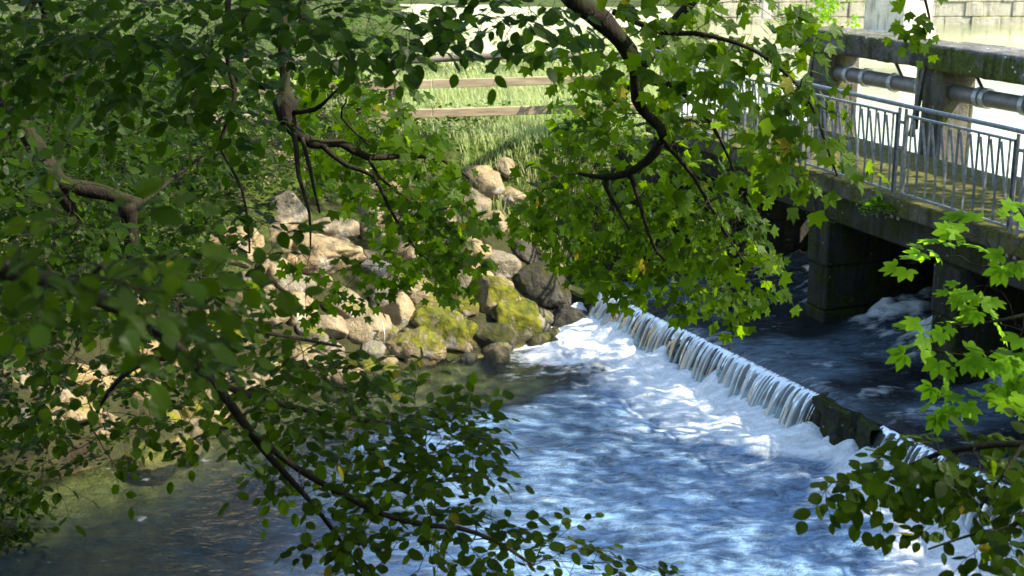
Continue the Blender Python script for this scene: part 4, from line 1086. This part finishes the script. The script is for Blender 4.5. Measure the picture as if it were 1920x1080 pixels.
for k, (lab, c, rad, n, tr) in enumerate([
    ('broad leafy tree behind the shrubs at the upper left', (-7.8, 23.5, 5.0), (2.6, 2.0, 3.0), 210, (-7.6, 23.6)),
    ('leafy tree left of the fence whose lower crown shows through the beech twigs', (-4.6, 24.0, 5.2), (1.9, 1.8, 2.7), 170, (-4.5, 24.1)),
    ('overhanging tree on the left shore with low dark crown', (-8.2, 15.0, 4.4), (2.2, 2.2, 2.8), 200, (-8.6, 15.2))]):
    cnt['T%d' % k] = shrub('leafy_tree', lab, c, rad, n, 240+k, mat='dark', kind='small', size=.15, cat='tree', group=TG, trunk=tr, spray=.5, side=2, nl=5)
# unseen trees, crowns shaped to shade the pool, boughs and banks
cnt['J1'] = shrub('oak_tree', 'spreading oak on the near bank right of the bridge end', (9.3, 11.9, 7.4), (2.4, 3.6, 2.9), 330, 260, mat='dark', kind='small', size=.20, cat='tree', trunk=(10.0, 9.4), spray=.7)
cnt['J2'] = shrub('lime_tree', 'tall lime on the near bank downstream of the oak', (7.6, 2.2, 12.6), (2.6, 2.4, 2.0), 190, 261, mat='dark', kind='small', size=.20, cat='tree', trunk=(8.0, 2.0), spray=.7)
cnt['J5'] = shrub('beech_tree', 'unseen broad beech added to shade the left shore', (-5.2, 17.4, 7.6), (3.2, 4.0, 2.8), 420, 264, mat='dark', kind='small', size=.18, cat='tree', trunk=(-8.4, 18.5), spray=.6)  # out of view, added to keep sun off the left bank
for k, (x, y, lab) in enumerate([(-10, -2, 'unseen oak at the left end of the added near bank wood'), (-5, -6.5, 'second unseen oak of the added wood, left of the viewpoint'), (1, -8, 'unseen oak of the added wood straight behind the viewpoint'), (7, -7, 'unseen oak of the added wood behind the lime'), (-11, 4, 'unseen oak at the foot of the added wood close to the water')]):
    cnt['K%d' % k] = shrub('oak_tree', lab, (x, y, 8.6), (4.2, 3.6, 5.2), 330, 280+k, mat='dark', kind='small', size=.36, cat='tree', trunk=(x+.3, y), spray=.9, group='unseen wood added to block sky light')  # unseen wood behind the camera, added to cut sky light on the leaves
cnt['J6'] = shrub('lime_tree', 'unseen high crowned lime added to shade the lower left water', (9.5, 7.6, 12.0), (2.4, 2.0, 1.9), 260, 265, mat='dark', kind='small', size=.20, cat='tree', trunk=(9.8, 7.2), spray=.7)  # out of view, added to keep sun off the lower left water
cnt['J3'] = shrub('ash_tree', 'unseen thin ash added to dapple the rock bank', (4.6, 16.5, 8.0), (2.0, 1.5, 1.7), 48, 262, mat='maple', kind='small', size=.18, cat='tree', trunk=(1.3, 22.4), spray=.6)  # out of view, sparse crown added to dapple sun on the rocks
print('LEAVES', cnt)

# plant on the bridge edge
t = empty('fern', 'small bright fern growing from the bridge edge under the railing post', 'fern')
L = Leaves(); a = Acc(); r = np.random.default_rng(77)
c = BP(2.42, -.07, 2.17)
for k in range(16):
    an = r.uniform(0, 2*np.pi); d = unit(np.array([math.cos(an), math.sin(an)*.6-.4, .35+.5*r.random()])); ln = r.uniform(.16, .34)
    w = np.linspace(0, 1, 7)[:, None]; pts = c+d*ln*w+np.array([0, 0, -.6])*ln*w**2; a.tube(pts, .002, 3, False)
    for i in range(1, 7):
        for sg in (1, -1):
            tt = unit(pts[i]-pts[i-1]); L.add(pts[i], tt*.5+np.cross(tt, UP)*sg, UP+r.normal(size=3)*.3, .085*(1-.5*i/7))
a.build('stems', MAT['twig'], t); L.build('small', 'fronds', MAT['bright'], t, r)

# grass below and behind the fence
r = np.random.default_rng(9); N = 34000
gx = r.uniform(-4.5, 3.2, N); gy = r.uniform(19.2, 29, N)
df = sdist(np.stack([gx, gy], -1), FAR); ok = (df > .3) & ((gy > 20.0) | (gx > -1.6)) & (sdist(np.stack([gx, gy], -1), pp) < .9*fbm(gx*1.2, gy*1.2, 74))
ok &= fbm(gx*.8, gy*.8, 71) > .38
gx, gy = gx[ok], gy[ok]; N = len(gx); gz = terrain(gx, gy)-.02
h = r.uniform(.18, .5, N)*np.where(gy < 21.2, .6, 1)*(.6+.8*fbm(gx*.5, gy*.5, 72)); th = r.uniform(0, 6.28, N); b = r.uniform(.1, .7, N)
P = np.stack([gx, gy, gz], -1); D = np.stack([np.cos(th), np.sin(th), 0*th], -1); S = np.stack([-np.sin(th), np.cos(th), 0*th], -1)*.008
m1 = P+D*(b*h*.35)[:, None]+UP*(h*.6)[:, None]; m2 = P+D*(b*h)[:, None]+UP*(h*(1-.25*b))[:, None]
V = np.stack([P-S, P+S, m1-S*.7, m1+S*.7, m2], 1).reshape(-1, 3); o = (np.arange(N)*5)[:, None]
tag(Acc().add(V, o+np.array([0, 1, 3, 2]), o+np.array([2, 3, 4]), np.repeat(r.uniform(0, .95, N), 5)).build('grass', MAT['blade'], attr='tint'), 'long pale grass on the bank round the wooden fence', kind='stuff')
# low cover on the left bank
N = 22000; gx = r.uniform(-10, .5, N); gy = r.uniform(11, 22, N); df = sdist(np.stack([gx, gy], -1), FAR)
ok = (df > 2.1+.8*fbm(gx, gy, 73)) | ((gx < -3.6) & (df > .15) & (fbm(gx*1.5, gy*1.5, 77) > .42)); gx, gy = gx[ok], gy[ok]; N = len(gx)
L = Leaves(); gz = terrain(gx, gy)
for k in range(N):
    th = r.uniform(0, 6.28); L.add(np.array([gx[k], gy[k], gz[k]+r.uniform(.02, .35)]), np.array([math.cos(th), math.sin(th), r.uniform(-.5, .3)]), UP+r.normal(size=3)*.5, r.uniform(.05, .11))
tag(L.build('small', 'undergrowth', MAT['dark'], None, r), 'low leafy undergrowth covering the far left bank', kind='stuff')

# ------------------------------------------------------------------ light
EL, AZ = R(44), R(104)
S = Vector((math.sin(AZ)*math.cos(EL), math.cos(AZ)*math.cos(EL), math.sin(EL)))
w = bpy.data.worlds.new('World'); sc.world = w; w.use_nodes = True
sk = w.node_tree.nodes.new('ShaderNodeTexSky'); sk.sky_type = 'NISHITA'; sk.sun_disc = False
sk.sun_elevation = EL; sk.sun_rotation = AZ; sk.air_density = 1.2; sk.dust_density = 1.0
w.node_tree.links.new(sk.outputs[0], w.node_tree.nodes['Background'].inputs[0]); w.node_tree.nodes['Background'].inputs[1].default_value = .14
sl = bpy.data.lights.new('sun', 'SUN'); sl.energy = 4.4; sl.angle = R(.53); sl.color = (1, .93, .80)
so = bpy.data.objects.new('sun', sl); col.objects.link(so); so.rotation_euler = S.to_track_quat('Z', 'Y').to_euler()
sc.view_settings.view_transform = 'Standard'; sc.view_settings.look = 'None'
sc.view_settings.exposure = 1.92; sc.view_settings.gamma = 1
cy = sc.cycles
cy.max_bounces = 7; cy.diffuse_bounces = 3; cy.glossy_bounces = 3; cy.transmission_bounces = 4; cy.transparent_max_bounces = 12
cy.caustics_reflective = False; cy.caustics_refractive = False; cy.sample_clamp_indirect = 6
cy.use_denoising = True
